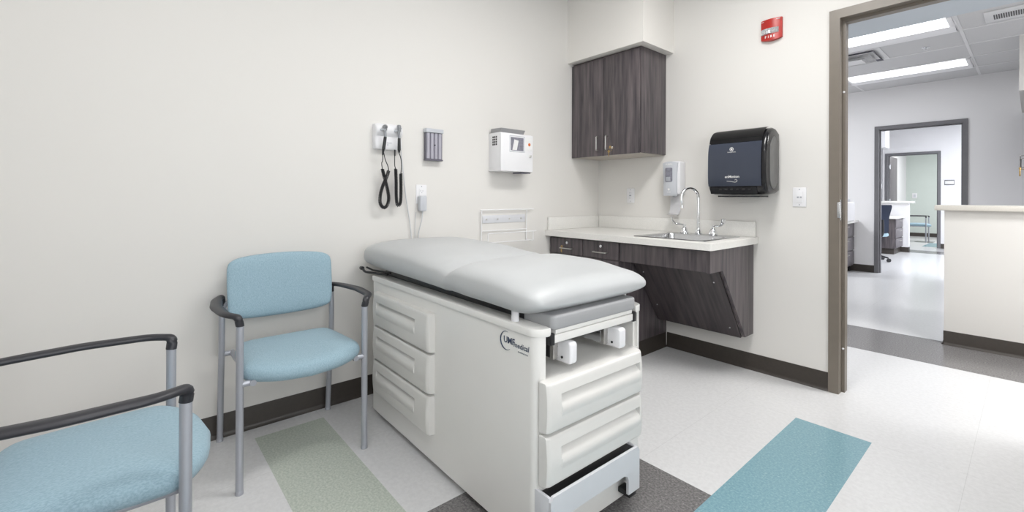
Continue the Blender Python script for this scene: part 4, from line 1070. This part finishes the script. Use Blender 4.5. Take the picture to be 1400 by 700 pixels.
# ------------------------------------------------------------------ things on the left wall
# instrument station
ws = thing('instrument_station', 'white wall unit holding two diagnostic instruments above the exam table', 'instrument station', (0, -1.94, 1.45))
bm = new(); V = []
prof = [(0.000, 1.530), (0.030, 1.528), (0.050, 1.515), (0.058, 1.490), (0.050, 1.472), (0.034, 1.455), (0.040, 1.42), (0.044, 1.395), (0.036, 1.382), (0.0, 1.380)]
ys = [-2.022, -2.018, -2.006, -1.99, -1.94, -1.89, -1.872, -1.862, -1.858]; sc_ = [0.55, 0.85, 0.97, 1, 1, 1, 0.97, 0.85, 0.55]
for y, s in zip(ys, sc_):
    V.append([bm.verts.new((x*(0.5+0.5*s) if x > 0 else 0.0, y, 1.455+(z-1.455)*(0.7+0.3*s))) for x, z in prof])
for a, b in zip(V, V[1:]):
    for j in range(len(prof)): bm.faces.new((a[j], b[j], b[(j+1) % len(prof)], a[(j+1) % len(prof)]))
bm.faces.new(V[0]); bm.faces.new(list(reversed(V[-1]))); obj('housing', bm, WHITEP, ws, ang=50)
for y in (-1.985, -1.900):
    bm = new(); add_tube(bm, [(0.045, y-0.012, 1.487), (0.072, y-0.013, 1.487), (0.084, y, 1.487), (0.072, y+0.013, 1.487), (0.045, y+0.012, 1.487)], 0.0055, 8); obj('cradle', bm, GREYP, ws)
bm = new(); add_box(bm, 0.0515, 0.0535, -2.0, -1.875, 1.4835, 1.4915, 0.0005); obj('blue_stripe', bm, mat('pale_blue_trim', (0.30, 0.52, 0.70, 1), 0.4, vary=0.02), ws)
bm = new(); add_box(bm, 0.0405, 0.0425, -1.955, -1.925, 1.417, 1.420); add_box(bm, 0.0425, 0.0435, -1.952, -1.948, 1.403, 1.410); obj('print', bm, GREYT, ws)
def coil(bm, pts, R=0.0078, pitch=0.0056, w=0.0025, seg=10):
    P = smooth(pts, 30); d = [0.0]
    for a, b in zip(P, P[1:]): d.append(d[-1]+(b-a).length)
    T, N = frames(P); total = d[-1]; n = int(total/pitch*seg); out = []; k = 0
    for i in range(n+1):
        s = total*i/n
        while k < len(d)-2 and d[k+1] < s: k += 1
        t = (s-d[k])/max(1e-9, d[k+1]-d[k]); p = P[k].lerp(P[k+1], t); tt = T[k].lerp(T[k+1], t).normalized(); nn = N[k].lerp(N[k+1], t); nn = (nn-tt*nn.dot(tt)).normalized()
        b = tt.cross(nn); a = 2*PI*i/seg; out.append(p+nn*R*math.cos(a)+b*R*math.sin(a))
    add_tube(bm, out, w, 5)
def instrument(label, y, yb, name, coilpts, thin1, thin2, kind):
    t = thing(name, label, 'medical instrument', (0.075, y, 1.37))
    bm = new()
    add_tube(bm, [(0.078, y+0.002, 1.445), (0.080, yb, 1.378)], 0.009, 14, rads=[0.0085, 0.0095]); add_tube(bm, [(0.080, yb, 1.378), (0.079, yb, 1.360)], 0.008, 12, rads=[0.008, 0.003])
    obj('grip', bm, BLACK, t)
    bm = new(); add_tube(bm, [(0.078, y+0.002, 1.445), (0.076, y, 1.487)], 0.0075, 14); 
    if kind == 0:
        add_lathe(bm, [(0.0, -0.012), (0.011, -0.011), (0.013, 0), (0.012, 0.010), (0.005, 0.020), (0.002, 0.028)], (0.078, y, 1.502), 'x', 16)
        add_box(bm, 0.066, 0.088, y-0.009, y+0.009, 1.484, 1.512, 0.004)
    else:
        add_box(bm, 0.066, 0.090, y-0.010, y+0.010, 1.482, 1.522, 0.007, 3)
        add_lathe(bm, [(0.0, 0), (0.008, 0), (0.008, 0.005), (0, 0.005)], (0.090, y, 1.500), 'x', 14)
    obj('head', bm, mat('instrument_grey', (0.30, 0.31, 0.33, 1), 0.3, metal=0.7, vary=0.05) if 'instrument_grey' not in MATS else MATS['instrument_grey'], t)
    bm = new(); coil(bm, coilpts); add_tube(bm, smooth(thin1, 5), 0.0026, 8); add_tube(bm, smooth(thin2, 5), 0.0026, 8)
    add_tube(bm, [thin1[0], (thin1[0][0], thin1[0][1], thin1[0][2]-0.035)], 0.0045, 8)
    obj('coiled_cord', bm, BLACK, t, ang=80)
x = 0.052
instrument('otoscope with black grip, the left instrument, its cord making a crossed loop', -1.983, -1.992, 'otoscope',
           [(x, -1.986, 1.268), (x, -1.972, 1.215), (x, -1.954, 1.150), (x, -1.947, 1.100), (x, -1.957, 1.062), (x, -1.977, 1.050), (x, -1.997, 1.072), (x+0.006, -2.001, 1.115), (x+0.014, -1.990, 1.170), (x+0.020, -1.968, 1.225), (x+0.020, -1.958, 1.258)],
           [(x, -1.984, 1.381), (x, -1.984, 1.32), (x, -1.990, 1.30), (x, -1.986, 1.266)], [(x+0.020, -1.958, 1.256), (x+0.022, -1.962, 1.28), (x+0.024, -1.980, 1.32), (0.079, -1.992, 1.362)], 0)
instrument('ophthalmoscope with black grip, the right instrument, its cord in a narrow loop', -1.899, -1.898, 'ophthalmoscope',
           [(x, -1.905, 1.272), (x, -1.902, 1.20), (x, -1.901, 1.12), (x, -1.897, 1.075), (x, -1.888, 1.060), (x+0.004, -1.877, 1.078), (x+0.008, -1.876, 1.14), (x+0.010, -1.878, 1.245)],
           [(x, -1.911, 1.381), (x, -1.912, 1.32), (x, -1.911, 1.29), (x, -1.905, 1.270)], [(x+0.010, -1.878, 1.243), (x+0.014, -1.876, 1.29), (0.074, -1.884, 1.33), (0.079, -1.898, 1.362)], 1)
bm = new(); add_tube(bm, smooth([(0.030, -1.862, 1.384), (0.026, -1.852, 1.31), (0.020, -1.838, 1.22), (0.016, -1.820, 1.10), (0.014, -1.800, 0.99), (0.012, -1.786, 0.90), (0.012, -1.78, 0.80), (0.012, -1.775, 0.55)], 6), 0.0032, 8)
obj('power_cord', bm, CORDW, ws)

# specula dispenser
sp = thing('specula_dispenser', 'small grey ribbed specula dispenser with clear top right of the instruments', 'dispenser', (0, -1.64, 1.43))
bm = new()
add_prism(bm, [(0.002, -1.695), (0.030, -1.697), (0.030, -1.582), (0.002, -1.584)], 'z', 1.343, 1.505, 0.001)
b0 = obj('body', bm, LAVD, sp, ang=30)
bm = new()
for k in range(4): 
    yc = -1.681+k*0.0275
    add_prism(bm, [(0.030+0.008*math.cos(a), yc+0.0105*math.sin(a)) for a in [(-PI/2+PI*j/8) for j in range(9)]], 'z', 1.346, 1.503)
obj('tube_channel', bm, LAV, sp, ang=50)
bm = new(); add_box(bm, 0.002, 0.042, -1.700, -1.579, 1.506, 1.530, 0.002); obj('lid', bm, GREYP, sp)
bm = new(); add_box(bm, 0.002, 0.042, -1.698, -1.581, 1.334, 1.3425, 0.002); obj('bottom_tray', bm, LAVD, sp)
bm = new(); add_lathe(bm, [(0.004, 0), (0.004, 0.003), (0, 0.003)], (0.036, -1.638, 1.43), 'x', 12); obj('screw', bm, BLACK, sp)

# sharps cabinet
sh = thing('sharps_cabinet', 'white locking sharps disposal cabinet with viewing window on the wall', 'sharps cabinet', (0, -1.04, 1.285))
sx, ya, yb, za, zb = 0.130, -1.190, -0.897, 1.288, 1.548
bm = new(); add_box(bm, 0.0, 0.118, ya, yb, za, zb, 0.002); add_box(bm, 0.0, 0.05, yb, yb+0.012, za+0.01, zb+0.004, 0.002)
obj('case', bm, WHITEP, sh)
bm = new(); add_box(bm, 0.1185, sx, ya, yb, za, zb-0.004, 0.003); dr = obj('door', bm, WHITEP, sh)
bm = new(); P = [(-1.112, 1.421), (-0.978, 1.424), (-0.978, 1.530), (-1.112, 1.530)]
for a, b in zip(P, P[1:]+P[:1]): add_tube(bm, [(sx+0.001, a[0], a[1]), (sx+0.001, b[0], b[1])], 0.0022, 6)
obj('window_rim', bm, GREYP, dr)
bm = new(); add_box(bm, sx, sx+0.0012, -1.103, -0.987, 1.430, 1.521); obj('viewing_window', bm, DARKW, dr)
bm = new(); add_prism(bm, [(-1.090, 1.434), (-1.050, 1.434), (-1.034, 1.500), (-1.072, 1.506)], 'x', sx+0.0012, sx+0.0024); add_box(bm, sx, sx+0.0012, -0.968, -0.908, 1.436, 1.532)
obj('label', bm, PAPER, dr)
bm = new(); add_lathe(bm, [(0.011, 0), (0.011, 0.0008), (0, 0.0008)], (sx+0.0013, -0.933, 1.480), 'x', 16); obj('orange_mark', bm, ORANGE, dr)
bm = new(); add_lathe(bm, [(0.009, 0), (0.009, 0.006), (0.006, 0.008), (0, 0.008)], (sx, -0.925, 1.398), 'x', 16); add_box(bm, sx+0.008, sx+0.014, -0.928, -0.922, 1.39, 1.406, 0.001); obj('lock', bm, NICKEL, dr)
bm = new()
for i in range(3):
    for j in range(4): add_box(bm, 0.040+i*0.018, 0.053+i*0.018, ya-0.0010, ya-0.0001, 1.462+j*0.0165, 1.474+j*0.0165)
obj('vent_grille', bm, BLACK, sh, sm=False)
bm = new(); add_prism(bm, [(0.02, zb), (0.117, zb), (0.134, zb+0.026), (0.02, zb+0.030)], 'y', ya+0.002, -0.975, 0.001)
obj('disposal_chute', bm, mat('chute_grey', (0.33, 0.33, 0.34, 1), 0.4, vary=0.03), sh, ang=30)
bm = new(); add_box(bm, 0.02, 0.11, -0.99, -0.90, za-0.010, za, 0.002); obj('base_lip', bm, LAVD, sh)

# adapter and cord, wire rack
ad = thing('power_adapter', 'grey white power adapter plugged into the outlet above the table', 'power adapter', (0.04, -1.715, 1.07))
bm = new(); add_prism(bm, rrect(-1.742, -1.696, 1.025, 1.118, 0.008, 4), 'x', 0.0102, 0.046, 0.006); obj('case', bm, GREYP, ad, ang=50)
bm = new(); add_tube(bm, [(0.030, -1.719, 1.028), (0.030, -1.719, 1.008)], 0.006, 10, rads=[0.007, 0.004]); add_tube(bm, smooth([(0.030, -1.719, 1.010), (0.028, -1.722, 0.97), (0.024, -1.735, 0.92), (0.020, -1.742, 0.86), (0.014, -1.74, 0.70), (0.012, -1.74, 0.5)], 6), 0.0027, 8)
obj('cord', bm, CORDW, ad)
bm = new(); add_tube(bm, smooth([(0.010, -1.752, 1.02), (0.009, -1.757, 0.95), (0.009, -1.757, 0.80), (0.009, -1.757, 0.5)], 6), 0.0022, 8)
tag(obj('thin_cord', bm, CORDW), 'thin white cord hanging down the wall left of the adapter', 'cord')

rk = thing('wire_rack', 'white wire chart rack on the wall between the table and counter', 'wire rack', (0, -1.05, 0.95))
bm = new(); add_box(bm, 0.001, 0.004, -1.245, -0.852, 0.932, 0.986, 0.0008); obj('backplate', bm, COOLWHITE, rk)
bm = new()
bm.free()
for y in (-1.212, -1.112, -1.006, -0.897): bm = new(); add_lathe(bm, [(0.006, 0), (0.006, 0.002), (0, 0.003)], (0.004, y, 0.958), 'x', 12); obj('screw', bm, NICKEL, rk)
w = 0.0034
ya, yb = -1.262, -0.852
bm = new(); add_tube(bm, [(0.018, ya-0.012, 1.024), (0.018, yb+0.07, 1.024)], w, 8); obj('top_wire', bm, WIRE, rk)
for y in (ya, yb):
    bm = new(); add_tube(bm, fillet([(0.018, y, 1.024), (0.012, y, 0.80), (0.055, y, 0.80), (0.088, y, 0.80), (0.088, y, 0.868)], 0.014), w, 8); obj('side_wire', bm, WIRE, rk)
bm = new(); add_tube(bm, [(0.088, ya, 0.868), (0.088, yb+0.03, 0.868)], w, 8); obj('front_wire', bm, WIRE, rk)
bm = new(); add_tube(bm, [(0.050, ya, 0.802), (0.050, yb, 0.802)], w*0.9, 8); add_tube(bm, [(0.014, ya, 0.88), (0.014, yb, 0.88)], w*0.9, 8); obj('cross_wire', bm, WIRE, rk)

# ------------------------------------------------------------------ camera, world, view
cam = bpy.data.cameras.new('camera'); co = bpy.data.objects.new('camera', cam); C.objects.link(co)
Fp = 610.743; cam.sensor_width = 36; cam.sensor_fit = 'HORIZONTAL'; cam.lens = Fp/1400*36
cam.shift_x = 0; cam.shift_y = -(350-269.594)/1400
cam.clip_start = 0.05; cam.clip_end = 60
yaw = math.radians(49.3931); roll = math.radians(0.207)
fwd = Vector((-math.sin(yaw), math.cos(yaw), 0)); rgt = Vector((math.cos(yaw), math.sin(yaw), 0)); up = Vector((0, 0, 1))
# image content turned clockwise by roll = camera turned counter clockwise
r2 = rgt*math.cos(roll)+up*math.sin(roll); u2 = up*math.cos(roll)-rgt*math.sin(roll)
M = basis((2.4375, -3.0687, 1.1113), r2, u2, -fwd)
co.matrix_world = M
bpy.context.scene.camera = co
w = bpy.data.worlds.new('world'); bpy.context.scene.world = w; w.use_nodes = True
w.node_tree.nodes['Background'].inputs['Color'].default_value = (0.9, 0.95, 1, 1); w.node_tree.nodes['Background'].inputs['Strength'].default_value = 0.1
vs = bpy.context.scene.view_settings
vs.view_transform = 'Standard'; vs.look = 'None'; vs.gamma = 1.0; vs.use_curve_mapping = False; vs.exposure = 0.14
